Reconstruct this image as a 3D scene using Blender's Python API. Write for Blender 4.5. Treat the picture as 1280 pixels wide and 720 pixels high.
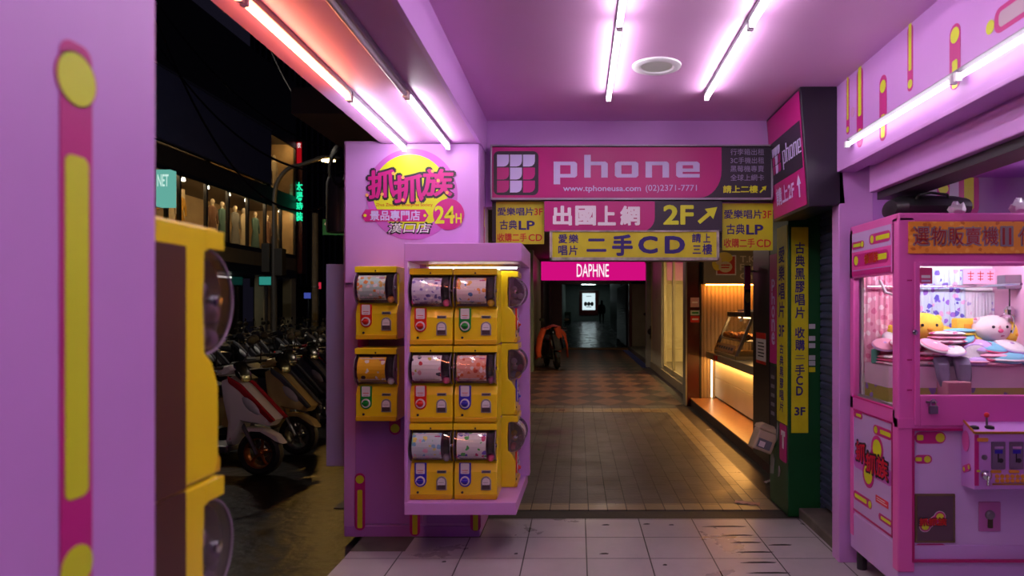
import bpy, bmesh, math, random
from mathutils import Vector, Matrix
for o in list(bpy.data.objects): bpy.data.objects.remove(o)
S = bpy.context.scene; COL = S.collection
R = math.radians; PI = math.pi
# ---------------------------------------------------------------- camera, world, exposure
F, CX, CY, EYE = 853.0, 722.0, 386.0, 1.6
cam = bpy.data.cameras.new('camera'); co = bpy.data.objects.new('camera', cam); COL.objects.link(co)
co.location = (0, 0, EYE); co.rotation_euler = (R(90), 0, 0)
cam.sensor_width = 36; cam.lens = F/1280*36
cam.shift_x = -(CX-640)/1280; cam.shift_y = (CY-360)/1280
cam.clip_start = .05; cam.clip_end = 400
cam.dof.use_dof = True; cam.dof.focus_distance = 6.0; cam.dof.aperture_fstop = 2.6
S.camera = co
w = bpy.data.worlds.new('night_sky'); S.world = w; w.use_nodes = True
w.node_tree.nodes['Background'].inputs[0].default_value = (.0042, .0036, .0072, 1)
w.node_tree.nodes['Background'].inputs[1].default_value = 1.0
S.view_settings.view_transform = 'Standard'; S.view_settings.look = 'None'
S.view_settings.gamma = 1; S.view_settings.exposure = 0.47
try: S.view_settings.use_curve_mapping = False
except Exception: pass
S.cycles.max_bounces = 8; S.cycles.diffuse_bounces = 4; S.cycles.glossy_bounces = 4
S.cycles.transparent_max_bounces = 16; S.cycles.sample_clamp_indirect = 4
S.cycles.caustics_reflective = False; S.cycles.caustics_refractive = False
TUBE = 24.0      # radiance of the fluorescent tubes

def P(px, py, Y):                       # a pixel of the photograph at a real distance -> a point in metres
    return Vector(((px-CX)*Y/F, Y, EYE-(py-CY)*Y/F))
# ---------------------------------------------------------------- materials
def lin(h):
    if not isinstance(h, str): return tuple(h)
    h = h.lstrip('#'); c = [int(h[i:i+2], 16)/255 for i in (0, 2, 4)]
    return tuple(x/12.92 if x <= .04045 else ((x+.055)/1.055)**2.4 for x in c)
MATS = {}
def new_mat(name):
    m = bpy.data.materials.new(name); m.use_nodes = True
    nt = m.node_tree; nt.nodes.clear()
    out = nt.nodes.new('ShaderNodeOutputMaterial')
    return m, nt, out
def N(nt, t, **kw):
    n = nt.nodes.new(t)
    for k, v in kw.items(): setattr(n, k, v)
    return n
def mat(name, col, rough=.5, metal=0, var=.12, scale=3.0, spec=.5, bump=0, coat=0, em=0, alpha=None):
    """Principled with a soft procedural mottling of its own colour (wear and dirt)."""
    if name in MATS: return MATS[name]
    m, nt, out = new_mat(name); c = lin(col)
    b = N(nt, 'ShaderNodeBsdfPrincipled'); nt.links.new(b.outputs[0], out.inputs[0])
    b.inputs['Roughness'].default_value = rough; b.inputs['Metallic'].default_value = metal
    b.inputs['Specular IOR Level'].default_value = spec
    b.inputs['Coat Weight'].default_value = coat
    tc = N(nt, 'ShaderNodeTexCoord'); nz = N(nt, 'ShaderNodeTexNoise')
    nz.inputs['Scale'].default_value = scale; nz.inputs['Detail'].default_value = 5
    nt.links.new(tc.outputs['Object'], nz.inputs['Vector'])
    mr = N(nt, 'ShaderNodeMapRange'); mr.inputs[1].default_value = .3; mr.inputs[2].default_value = .7
    mr.inputs[3].default_value = 1-var; mr.inputs[4].default_value = 1+var*.5
    nt.links.new(nz.outputs['Fac'], mr.inputs[0])
    mx = N(nt, 'ShaderNodeVectorMath', operation='SCALE'); mx.inputs[0].default_value = c
    nt.links.new(mr.outputs[0], mx.inputs['Scale']); nt.links.new(mx.outputs[0], b.inputs['Base Color'])
    if bump:
        bp = N(nt, 'ShaderNodeBump'); bp.inputs['Strength'].default_value = bump; bp.inputs['Distance'].default_value = .01
        nt.links.new(nz.outputs['Fac'], bp.inputs['Height']); nt.links.new(bp.outputs[0], b.inputs['Normal'])
    if em:
        b.inputs['Emission Color'].default_value = (*c, 1); b.inputs['Emission Strength'].default_value = em
    MATS[name] = m; return m
def emit(name, col, s):
    if name in MATS: return MATS[name]
    m, nt, out = new_mat(name); e = N(nt, 'ShaderNodeEmission')
    e.inputs[0].default_value = (*lin(col), 1); e.inputs[1].default_value = s
    nt.links.new(e.outputs[0], out.inputs[0]); MATS[name] = m; return m
def glass(name, tint='#ffffff', refl=.08, rough=.03):
    if name in MATS: return MATS[name]
    m, nt, out = new_mat(name)
    t = N(nt, 'ShaderNodeBsdfTransparent'); t.inputs[0].default_value = (*lin(tint), 1)
    g = N(nt, 'ShaderNodeBsdfGlossy'); g.inputs['Roughness'].default_value = rough
    fr = N(nt, 'ShaderNodeLayerWeight'); fr.inputs[0].default_value = .5
    pw = N(nt, 'ShaderNodeMath', operation='POWER'); pw.inputs[1].default_value = 4; nt.links.new(fr.outputs['Facing'], pw.inputs[0])
    mp = N(nt, 'ShaderNodeMath', operation='MULTIPLY_ADD', use_clamp=True); mp.inputs[1].default_value = .35; mp.inputs[2].default_value = refl
    nt.links.new(pw.outputs[0], mp.inputs[0])
    mx = N(nt, 'ShaderNodeMixShader'); nt.links.new(mp.outputs[0], mx.inputs[0])
    nt.links.new(t.outputs[0], mx.inputs[1]); nt.links.new(g.outputs[0], mx.inputs[2])
    nt.links.new(mx.outputs[0], out.inputs[0]); MATS[name] = m; return m
def splotch(name, base, cols, scale=12.0, size=.42, rough=.55, dens=.75, squash=(1, 1, 1)):
    """Printed paper or cloth: blobs of a few colours scattered on a base colour."""
    if name in MATS: return MATS[name]
    m, nt, out = new_mat(name)
    b = N(nt, 'ShaderNodeBsdfPrincipled'); nt.links.new(b.outputs[0], out.inputs[0]); b.inputs['Roughness'].default_value = rough
    tc = N(nt, 'ShaderNodeTexCoord'); mp = N(nt, 'ShaderNodeMapping'); mp.inputs['Scale'].default_value = squash
    nt.links.new(tc.outputs['Object'], mp.inputs[0])
    nz = N(nt, 'ShaderNodeTexNoise'); nz.inputs['Scale'].default_value = scale*1.3
    nt.links.new(mp.outputs[0], nz.inputs[0])
    ad = N(nt, 'ShaderNodeMixRGB', blend_type='ADD'); ad.inputs[0].default_value = .6/scale
    nt.links.new(mp.outputs[0], ad.inputs[1]); nt.links.new(nz.outputs['Color'], ad.inputs[2])
    v = N(nt, 'ShaderNodeTexVoronoi'); v.inputs['Scale'].default_value = scale
    nt.links.new(ad.outputs[0], v.inputs['Vector'])
    sp = N(nt, 'ShaderNodeSeparateColor'); nt.links.new(v.outputs['Color'], sp.inputs[0])
    cr = N(nt, 'ShaderNodeValToRGB'); cr.color_ramp.interpolation = 'CONSTANT'
    el = cr.color_ramp.elements
    while len(el) < len(cols): el.new(.5)
    for i, c in enumerate(cols): el[i].position = i/len(cols); el[i].color = (*lin(c), 1)
    nt.links.new(sp.outputs[0], cr.inputs[0])
    lt = N(nt, 'ShaderNodeMath', operation='LESS_THAN'); lt.inputs[1].default_value = size
    nt.links.new(v.outputs['Distance'], lt.inputs[0])
    l2 = N(nt, 'ShaderNodeMath', operation='LESS_THAN'); l2.inputs[1].default_value = dens
    nt.links.new(sp.outputs[1], l2.inputs[0])
    mu = N(nt, 'ShaderNodeMath', operation='MULTIPLY'); nt.links.new(lt.outputs[0], mu.inputs[0]); nt.links.new(l2.outputs[0], mu.inputs[1])
    mx = N(nt, 'ShaderNodeMixRGB'); mx.inputs[1].default_value = (*lin(base), 1)
    nt.links.new(mu.outputs[0], mx.inputs[0]); nt.links.new(cr.outputs[0], mx.inputs[2])
    nt.links.new(mx.outputs[0], b.inputs['Base Color']); MATS[name] = m; return m
def tiles(name, c1, c2, mortar, bw, bh, off, loc, swap=False, mort=.004, rough=(.2, .45), dirt=.35, offfreq=2, bumpy=.25, dirtscale=2.2, var=.5):
    if name in MATS: return MATS[name]
    m, nt, out = new_mat(name)
    b = N(nt, 'ShaderNodeBsdfPrincipled'); nt.links.new(b.outputs[0], out.inputs[0])
    tc = N(nt, 'ShaderNodeTexCoord'); sx = N(nt, 'ShaderNodeSeparateXYZ'); cx = N(nt, 'ShaderNodeCombineXYZ')
    nt.links.new(tc.outputs['Object'], sx.inputs[0])
    for i in (0, 1):
        a = N(nt, 'ShaderNodeMath', operation='ADD'); a.inputs[1].default_value = -loc[i]+100*(bw if (i == 0) != swap else bh)
        nt.links.new(sx.outputs[i], a.inputs[0]); nt.links.new(a.outputs[0], cx.inputs[1-i if swap else i])
    br = N(nt, 'ShaderNodeTexBrick'); br.offset = off; br.offset_frequency = offfreq; br.squash = 1
    for k, v in (('Scale', 1), ('Mortar Size', mort), ('Mortar Smooth', .1), ('Bias', 0), ('Brick Width', bw), ('Row Height', bh)): br.inputs[k].default_value = v
    br.inputs['Color1'].default_value = (*lin(c1), 1); br.inputs['Color2'].default_value = (*lin(c2), 1); br.inputs['Mortar'].default_value = (*lin(mortar), 1)
    nt.links.new(cx.outputs[0], br.inputs['Vector'])
    nz = N(nt, 'ShaderNodeTexNoise'); nz.inputs['Scale'].default_value = dirtscale; nz.inputs['Detail'].default_value = 8; nz.inputs['Roughness'].default_value = .65
    nt.links.new(tc.outputs['Object'], nz.inputs[0])
    mr = N(nt, 'ShaderNodeMapRange'); mr.inputs[1].default_value = .35; mr.inputs[2].default_value = .65; mr.inputs[3].default_value = 1-dirt; mr.inputs[4].default_value = 1.05
    nt.links.new(nz.outputs[0], mr.inputs[0])
    sc = N(nt, 'ShaderNodeVectorMath', operation='SCALE'); nt.links.new(br.outputs['Color'], sc.inputs[0]); nt.links.new(mr.outputs[0], sc.inputs['Scale'])
    nt.links.new(sc.outputs[0], b.inputs['Base Color'])
    rr = N(nt, 'ShaderNodeMapRange'); rr.inputs[1].default_value = .3; rr.inputs[2].default_value = .7; rr.inputs[3].default_value = rough[0]; rr.inputs[4].default_value = rough[1]
    nt.links.new(nz.outputs[0], rr.inputs[0]); nt.links.new(rr.outputs[0], b.inputs['Roughness'])
    n2 = N(nt, 'ShaderNodeTexNoise'); n2.inputs['Scale'].default_value = 28; nt.links.new(tc.outputs['Object'], n2.inputs[0])
    su = N(nt, 'ShaderNodeMath', operation='MULTIPLY_ADD'); su.inputs[1].default_value = -1.5
    nt.links.new(br.outputs['Fac'], su.inputs[0]); nt.links.new(n2.outputs[0], su.inputs[2])
    bp = N(nt, 'ShaderNodeBump'); bp.inputs['Strength'].default_value = bumpy; bp.inputs['Distance'].default_value = .004
    nt.links.new(su.outputs[0], bp.inputs['Height']); nt.links.new(bp.outputs[0], b.inputs['Normal'])
    MATS[name] = m; return m
def diamonds(name, c1, c2, s, rough=.4):
    m, nt, out = new_mat(name)
    b = N(nt, 'ShaderNodeBsdfPrincipled'); nt.links.new(b.outputs[0], out.inputs[0]); b.inputs['Roughness'].default_value = rough
    tc = N(nt, 'ShaderNodeTexCoord'); mp = N(nt, 'ShaderNodeMapping'); mp.inputs['Rotation'].default_value = (0, 0, PI/4)
    mp.inputs['Location'].default_value = (.03, .03, .2); mp.inputs['Scale'].default_value = (1, .6, 0)
    nt.links.new(tc.outputs['Object'], mp.inputs[0])
    ck = N(nt, 'ShaderNodeTexChecker'); ck.inputs['Scale'].default_value = 1/s
    ck.inputs[1].default_value = (*lin(c1), 1); ck.inputs[2].default_value = (*lin(c2), 1)
    nt.links.new(mp.outputs[0], ck.inputs[0])
    nz = N(nt, 'ShaderNodeTexNoise'); nz.inputs['Scale'].default_value = 4; nz.inputs['Detail'].default_value = 6; nt.links.new(tc.outputs['Object'], nz.inputs[0])
    sc = N(nt, 'ShaderNodeVectorMath', operation='SCALE'); nt.links.new(ck.outputs[0], sc.inputs[0])
    mr = N(nt, 'ShaderNodeMapRange'); mr.inputs[3].default_value = .5; mr.inputs[4].default_value = 1.4; nt.links.new(nz.outputs[0], mr.inputs[0]); nt.links.new(mr.outputs[0], sc.inputs['Scale'])
    nt.links.new(sc.outputs[0], b.inputs['Base Color']); MATS[name] = m; return m
# ---------------------------------------------------------------- mesh builder
TXT = {}
def text_geo(s, bold):
    k = (s, bold)
    if k not in TXT:
        c = bpy.data.curves.new('t', 'FONT'); c.body = s; c.size = 1; c.offset = bold; c.resolution_u = 3
        o = bpy.data.objects.new('t', c); COL.objects.link(o)
        me = bpy.data.meshes.new_from_object(o.evaluated_get(bpy.context.evaluated_depsgraph_get()))
        vs = [v.co.copy() for v in me.vertices]; fs = [tuple(p.vertices) for p in me.polygons]
        TXT[k] = (vs, fs)
        bpy.data.objects.remove(o); bpy.data.curves.remove(c); bpy.data.meshes.remove(me)
    return TXT[k]
class Pl:                                # a drawing plane: u right, v up, n towards the viewer
    def __init__(s, o, u, v): s.o = Vector(o); s.u = Vector(u); s.v = Vector(v); s.n = s.u.cross(s.v)
    def __call__(s, u, v, d=0): return s.o+s.u*u+s.v*v+s.n*d
    def at(s, u, v, d=0): return Pl(s(u, v, d), s.u, s.v)
    def rot(s, a): return Pl(s.o, s.u*math.cos(a)+s.v*math.sin(a), -s.u*math.sin(a)+s.v*math.cos(a))
def south(x, y, z): return Pl((x, y, z), (1, 0, 0), (0, 0, 1))      # faces the camera
def west(x, y, z): return Pl((x, y, z), (0, -1, 0), (0, 0, 1))      # faces -X
def east(x, y, z): return Pl((x, y, z), (0, 1, 0), (0, 0, 1))       # faces +X
def circ(r, n=28, u=0, v=0, ry=None, a0=0, a1=2*PI):
    ry = ry or r; full = abs(a1-a0-2*PI) < 1e-6
    return [(u+r*math.cos(a0+(a1-a0)*i/(n if full else n-1)), v+ry*math.sin(a0+(a1-a0)*i/(n if full else n-1))) for i in range(n)]
def rrect(u0, v0, u1, v1, r, n=5):
    r = min(r, (u1-u0)/2-1e-5, (v1-v0)/2-1e-5); p = []
    for cu, cv, a in ((u1-r, v1-r, 0), (u0+r, v1-r, PI/2), (u0+r, v0+r, PI), (u1-r, v0+r, 3*PI/2)):
        for i in range(n+1): t = a+PI/2*i/n; p.append((cu+r*math.cos(t), cv+r*math.sin(t)))
    return p
class MB:
    def __init__(s): s.v = []; s.f = []; s.m = []; s.mats = []; s.smooth = []
    def mi(s, m):
        if m not in s.mats: s.mats.append(m)
        return s.mats.index(m)
    def add(s, vs, fs, m, sm=False):
        b = len(s.v); k = s.mi(m); s.v += [tuple(x) for x in vs]
        for f in fs: s.f.append(tuple(b+i for i in f)); s.m.append(k); s.smooth.append(sm)
        return s
    def box(s, x0, x1, y0, y1, z0, z1, m):
        x0, x1 = min(x0, x1), max(x0, x1); y0, y1 = min(y0, y1), max(y0, y1); z0, z1 = min(z0, z1), max(z0, z1)
        vs = [(x, y, z) for z in (z0, z1) for y in (y0, y1) for x in (x0, x1)]
        return s.add(vs, [(0, 2, 3, 1), (4, 5, 7, 6), (0, 1, 5, 4), (2, 6, 7, 3), (0, 4, 6, 2), (1, 3, 7, 5)], m)
    def poly(s, pl, pts, d0, d1, m):     # a solid plate from an outline on a plane
        a = sum(pts[i][0]*pts[(i+1) % len(pts)][1]-pts[(i+1) % len(pts)][0]*pts[i][1] for i in range(len(pts)))
        if a < 0: pts = pts[::-1]
        n = len(pts)
        vs = [pl(u, v, d0) for u, v in pts]+[pl(u, v, d1) for u, v in pts]
        return s.add(vs, [tuple(range(n, 2*n)), tuple(range(n-1, -1, -1))]+[(i, (i+1) % n, n+(i+1) % n, n+i) for i in range(n)], m)
    def rect(s, pl, u0, v0, u1, v1, d0, d1, m, r=0):
        return s.poly(pl, rrect(u0, v0, u1, v1, r) if r else [(u0, v0), (u1, v0), (u1, v1), (u0, v1)], d0, d1, m)
    def text(s, pl, t, u0, v0, u1, v1, m, d, bold=0.0, th=.0008, slant=0):   # lettering fitted to a rectangle
        vs, fs = text_geo(t, 0.004)
        if not vs: return s
        x0 = min(v.x for v in vs); x1 = max(v.x for v in vs); y0 = min(v.y for v in vs); y1 = max(v.y for v in vs)
        ru = bold*1.25*(u1-u0)/max(x1-x0, 1e-6); rv = bold*1.25*(v1-v0)/max(y1-y0, 1e-6)
        n = 0 if bold < .009 else 4 if bold < .02 else 8      # strokes thickened by overlaid copies, each a hair proud of the last
        for k in range(n+1):
            du, dv = (0, 0) if k == 0 else (ru*math.cos(2*PI*k/n+.4), rv*math.sin(2*PI*k/n+.4))
            q = []
            for v in vs:
                a = (v.x-x0)/max(x1-x0, 1e-6); b = (v.y-y0)/max(y1-y0, 1e-6)
                q.append(pl(u0+(u1-u0)*a+slant*(b-.5)*(v1-v0)+du, v0+(v1-v0)*b+dv, d+th+k*.0001))
            s.add(q, fs, m)
        return s
    def column(s, pl, t, u, v0, v1, wd, m, d, bold=0.0):       # lettering set top to bottom
        n = len(t); st = (v1-v0)/n
        for i, ch in enumerate(t):
            if ch == ' ': continue
            k = .42 if ord(ch) < 128 else .5
            if ch in '二一': s.text(pl, ch, u-wd*k, v1-st*(i+.62), u+wd*k, v1-st*(i+.34), m, d, bold); continue
            s.text(pl, ch, u-wd*k, v1-st*(i+.93), u+wd*k, v1-st*(i+.07), m, d, bold)
        return s
    def tube(s, pts, r, m, n=10, caps=True, sm=True):
        pts = [Vector(p) for p in pts]; rs = r if isinstance(r, (list, tuple)) else [r]*len(pts)
        vs = []; fs = []; up = None
        for i, p in enumerate(pts):
            d = (pts[min(i+1, len(pts)-1)]-pts[max(i-1, 0)]).normalized()
            if up is None: up = d.orthogonal().normalized()
            up = (up-d*up.dot(d)).normalized(); sd = d.cross(up)
            for k in range(n): a = 2*PI*k/n; vs.append(p+(up*math.cos(a)+sd*math.sin(a))*rs[i])
        for i in range(len(pts)-1):
            for k in range(n): a, b = i*n+k, i*n+(k+1) % n; fs.append((a, b, b+n, a+n))
        s.add(vs, fs, m, sm)
        if caps:
            b = len(s.v)-len(vs); k = s.mi(m)
            for f in (tuple(b+i for i in range(n-1, -1, -1)), tuple(b+(len(pts)-1)*n+i for i in range(n))): s.f.append(f); s.m.append(k); s.smooth.append(False)
        return s
    def ball(s, c, r, m, n=14, k=9, M=None):
        r = (r, r, r) if not isinstance(r, (tuple, list)) else r; vs = []; fs = []; c = Vector(c)
        for i in range(k+1):
            t = PI*i/k
            for j in range(n):
                a = 2*PI*j/n; p = Vector((r[0]*math.sin(t)*math.cos(a), r[1]*math.sin(t)*math.sin(a), r[2]*math.cos(t)))
                vs.append(c+(M @ p if M else p))
        for i in range(k):
            for j in range(n): a, b = i*n+j, i*n+(j+1) % n; fs.append((a, a+n, b+n, b))
        return s.add(vs, fs, m, True)
    def lathe(s, c, prof, m, axis=(0, 0, 1), n=24, sm=True):   # profile of (radius, height)
        ax = Vector(axis).normalized(); u = ax.orthogonal().normalized(); v = ax.cross(u); c = Vector(c); vs = []; fs = []
        for r, h in prof:
            for j in range(n): a = 2*PI*j/n; vs.append(c+ax*h+(u*math.cos(a)+v*math.sin(a))*max(r, 1e-5))
        for i in range(len(prof)-1):
            for j in range(n): a, b = i*n+j, i*n+(j+1) % n; fs.append((a, b, b+n, a+n))
        return s.add(vs, fs, m, sm)
    def loft(s, secs, m, sm=True, caps=True):
        n = len(secs[0]); vs = [p for q in secs for p in q]; fs = []
        for i in range(len(secs)-1):
            for k in range(n): a, b = i*n+k, i*n+(k+1) % n; fs.append((a, b, b+n, a+n))
        if caps: fs += [tuple(range(n-1, -1, -1)), tuple((len(secs)-1)*n+i for i in range(n))]
        return s.add(vs, fs, m, sm)
    def puff(s, prof, wd, m, tp=.8, y0=0):    # side outline (x,z) inflated sideways to width wd
        cx = sum(p[0] for p in prof)/len(prof); cz = sum(p[1] for p in prof)/len(prof); secs = []
        for yy, k in ((-.5, tp), (-.44, tp+(1-tp)*.55), (-.3, tp+(1-tp)*.88), (0, 1), (.3, tp+(1-tp)*.88), (.44, tp+(1-tp)*.55), (.5, tp)):
            secs.append([(cx+(x-cx)*k, y0+yy*wd, cz+(z-cz)*k) for x, z in prof])
        return s.loft(secs, m)
    def build(s, name, parent=None, bevel=0, seg=2, smooth=30, loc=None):
        me = bpy.data.meshes.new(name); me.from_pydata(s.v, [], s.f)
        for m in s.mats: me.materials.append(m)
        me.polygons.foreach_set('material_index', s.m)
        if any(s.smooth):
            me.polygons.foreach_set('use_smooth', s.smooth)
            me.set_sharp_from_angle(angle=R(smooth))
        me.update()
        o = bpy.data.objects.new(name, me); COL.objects.link(o)
        if parent: o.parent = parent
        if loc: o.location = loc
        if bevel:
            b = o.modifiers.new('bevel', 'BEVEL'); b.width = bevel; b.segments = seg; b.limit_method = 'ANGLE'; b.angle_limit = R(40)
        return o
def tag(o, label=None, cat=None, group=None, kind=None):
    for k, v in (('label', label), ('category', cat), ('group', group), ('kind', kind)):
        if v: o[k] = v
    return o
def thing(name, label, cat, loc=(0, 0, 0), rot=0, group=None):
    o = bpy.data.objects.new(name, None); COL.objects.link(o); o.empty_display_size = .1
    o.location = loc; o.rotation_euler = (0, 0, rot); return tag(o, label, cat, group)
def struct(o): o['kind'] = 'structure'; return o
def kids(o): return [c for c in bpy.data.objects if c.parent == o]
def copy_tree(o, parent=None):
    c = o.copy(); COL.objects.link(c)
    if parent: c.parent = parent
    for ch in kids(o): copy_tree(ch, c)
    return c
# ---------------------------------------------------------------- palette
PUR = mat('purple_paint', '#cb90da', .42, var=.07, scale=2)
PURC = mat('purple_ceiling_paint', '#dca4d6', .5, var=.06, scale=1.2)
PURS = mat('purple_soffit_paint', '#c892c8', .5, var=.06, scale=1.2)
PURD = mat('purple_panel_paint', '#b673cf', .4, var=.06)
LAV = mat('lavender_panel', '#a8a2d2', .5, var=.05)
MAG = mat('magenta_print', '#bd1c7e', .45, var=.06)
MAGD = mat('deep_magenta_print', '#b0106c', .45, var=.06)
YEL = mat('yellow_print', '#cfdc22', .45, var=.05)
YLP = mat('yellow_plastic', '#ecd11c', .28, var=.05, coat=.2)
YLD = mat('amber_plastic_edge', '#cba212', .35, var=.05)
WHT = mat('white_paint', '#e6e4e8', .45, var=.05)
GRY = mat('grey_plastic', '#8c8a90', .4)
DGR = mat('dark_grey_plastic', '#2b2a30', .45)
BLK = mat('black_rubber', '#101012', .6)
CHR = mat('chrome', '#d8d8dc', .15, 1, var=.03)
STL = mat('brushed_steel', '#8f8f94', .35, 1, var=.1)
PNK = mat('pink_metal_paint', '#df62b6', .35, var=.04)
PNKD = mat('hot_pink_trim', '#c8177d', .4, var=.04)
RED = mat('red_plastic', '#d02218', .3); GRN = mat('green_plastic', '#128a34', .3); BLU = mat('blue_plastic', '#3327b4', .3)
DRK = mat('dark_slate_print', '#2c2434', .45)
LILAC = mat('pale_lilac_print', '#c9bdea', .45, var=.04)
SIGNPINK = mat('sign_pink_face', '#b41476', .4, var=.05)
SIGNYEL = mat('sign_yellow_face', '#c6c416', .45, var=.12, scale=8)
INK = mat('indigo_ink', '#2b1c6e', .6); INKR = mat('red_ink', '#c0281a', .6); INKB = mat('black_ink', '#1c1626', .6)
BEIGE = mat('beige_plaster', '#8f8672', .7, var=.15); CREAM = mat('cream_panel', '#c9bd9f', .5, var=.08)
MAROON = mat('maroon_lacquer', '#4a1210', .25, var=.1); DBRN = mat('dark_brown_paint', '#1f1414', .35)
GREENP = mat('green_enamel', '#0d4a22', .35, var=.15); SLATE = mat('slate_shutter', '#39435c', .45, var=.15, scale=6)
ASPH = mat('wet_asphalt', '#151416', .3, var=.5, scale=9, bump=.9, spec=.35)
CONC = mat('concrete', '#5d5750', .75, var=.25, scale=6)
TUBEW = emit('tube_glow_white', '#fdf4fc', TUBE); TUBEL = emit('tube_glow_wall', '#fdf4fc', TUBE*.2); TUBEP = emit('tube_glow_warm', '#ff9464', TUBE*1.25)
ACR = glass('clear_acrylic', '#f8f7f8', .06)
GLS = glass('shop_glass', '#f8f9f8', .025)
# ---------------------------------------------------------------- the setting: floors
TW = tiles('white_tile', '#aaa6aa', '#b4afb2', '#1c191a', .405, .405, 0, (.058, .324), mort=.0042, rough=(.22, .5), dirt=.22, bumpy=.12, dirtscale=1.6)
TB = tiles('brown_paver', '#55524f', '#605c58', '#181513', .31, .1527, .5, (-.067, 0), swap=True, mort=.0045, rough=(.32, .55), dirt=.25, bumpy=.5)
TY = tiles('yellow_paver', '#8c7f62', '#968a6c', '#221d16', .31, .1527, .5, (-.067, 0), swap=True, mort=.0045, rough=(.25, .5), dirt=.25, bumpy=.5)
TD = diamonds('diamond_mosaic', '#644231', '#35241c', .40, .5)
TF = tiles('dark_corridor_tile', '#2a2a30', '#33333a', '#141416', .4, .4, 0, (0, 0), rough=(.12, .35), dirt=.3)
def slab(name, x0, x1, y0, y1, z, m, th=.06):
    return struct(MB().box(x0, x1, y0, y1, z-th, z, m).build(name))
slab('floor', -1.50, 3.6, -3, 5.2, 0, TW)
slab('floor_paving', -1.5, 1.62, 5.42, 11.3, 0, TB)
def strip(name, *bx):
    mb = MB()
    for x0, x1, y0, y1, z, m in bx: mb.box(x0, x1, y0, y1, z-.05, z, m)
    return struct(mb.build(name))
strip('floor_drain_strip', (-1.5, 1.85, 5.2, 5.42, -.004, mat('granite_strip', '#2e2b2c', .6, var=.4, scale=60)))
strip('floor_gutter', (1.62, 1.86, 5.42, 11.3, -.003, mat('gutter_grime', '#3a3430', .5, var=.4, scale=9)), (1.72, 2.0, 11.3, 18.5, -.003, MATS['gutter_grime']))
strip('floor_border', (-1.0, 1.6, 5.43, 5.6, .002, TY), (1.38, 1.6, 5.6, 10.6, .002, TY), (-1.2, 1.6, 10.55, 10.95, .002, TY))
slab('floor_mosaic', -1.5, 1.75, 11.3, 27, -.001, TD)
struct(MB().poly(Pl((0, 0, 0), (0, 1, 0), (0, 0, 1)), [(27.6, -.06), (62, -.06), (62, .55), (56, .52), (27.6, .0)], -1.1, 3.2, TF).build('floor_far'))
strip('floor_threshold', (-1.1, 2.1, 26.9, 27.7, .03, mat('yellow_threshold', '#8d6420', .5)))
strip('floor_patch', (-1.50, -1.14, 4.50, 4.80, .002, CONC), (-1.50, -.68, 4.78, 5.2, .0015, CONC))
slab('road', -60, -1.50, -6, 90, -.04, ASPH, .2)
slab('pavement_kerb', -2.0, -1.5, 5.6, 60, -.034, CONC, .1)
# dark scuffs on the white tiles
sc = mat('scuff_grime', '#28242a', .6)
mb = MB()
flo = Pl((0, 0, .0005), (1, 0, 0), (0, 1, 0))
for px, py, wd in ((905, 658, 56), (922, 669, 40), (932, 678, 40), (943, 690, 48), (948, 703, 46), (960, 716, 56), (757, 656, 10), (808, 655, 9), (839, 656, 7), (755, 692, 12), (831, 706, 6), (645, 692, 5), (555, 702, 6), (975, 681, 30)):
    Y = 1.6*F/(py-CY); X = (px-CX)*Y/F; a = wd*Y/F/2
    mb.poly(flo, [(X-a, Y-.008), (X-a*.3, Y-.014), (X+a*.8, Y-.012), (X+a, Y), (X+a*.4, Y+.012), (X-a*.5, Y+.007)], 0, .0008, sc)
struct(mb.build('floor_scuff_marks'))
# ---------------------------------------------------------------- ceilings and purple walls
ZC, ZS = 3.0, 2.76
struct(MB().box(-.69, 3.6, -3, 5.2, ZC, ZC+.1, PURC).build('ceiling'))
struct(MB().box(-1.38, -.69, -3, 4.86, ZS, ZS+.34, PURS).build('ceiling_soffit'))
struct(MB().box(-.70, -.675, -3, 5.2, ZS-.004, ZC, PUR).build('ceiling_beam_fascia'))
struct(MB().box(-.69, 1.9, 5.08, 5.24, 2.36, ZC, PUR).build('wall_header'))
pl = P(1110, 357/3.76, 1)
def drip(mb, pl, u, v0, v1, w, pieces, fat=None):
    """a magenta bar with round ends carrying yellow dots ('o', v) and yellow bars ('b', v0, v1)."""
    mb.rect(pl, u-w/2, v0, u+w/2, v1, .0004, .0016, MAG, w/2-.0005)
    for p in pieces:
        if p[0] == 'o': mb.poly(pl, circ(w*.40, 20, u, p[1]), .0016, .0026, YEL)
        else: mb.rect(pl, u-w*.24, p[1], u+w*.24, p[2], .0016, .0026, YEL, w*.12)
def add_drip(parent, pl, u, v0, v1, w, pieces):
    mb = MB(); drip(mb, pl, u, v0, v1, w, pieces); return mb.build('drip_print', parent)
# near pillar
pn = struct(MB().box(-1.40, -.69, -.2, 1.12, 0, ZS, PUR).build('pillar', bevel=.008))
ep = east(-.69, 0, 0)
def near(px, py): d = -.69*F/(px-CX); return d, EYE-(py-CY)*d/F
mb = MB(); u0 = .938; wd = .06
mb.rect(ep, u0-wd/2, .9, u0+wd/2, 1.965, .0004, .0016, MAG, .02)
mb.poly(ep, circ(.039, 28, u0, 1.915), .0004, .0016, MAG); mb.poly(ep, circ(.036, 28, u0, 1.915), .0016, .0026, YEL)
mb.rect(ep, u0-.022, 1.34, u0+.022, 1.81, .0016, .0026, YEL, .012); mb.poly(ep, circ(.03, 24, u0, 1.245), .0016, .0026, YEL)
mb.build('drip_print', pn)
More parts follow.
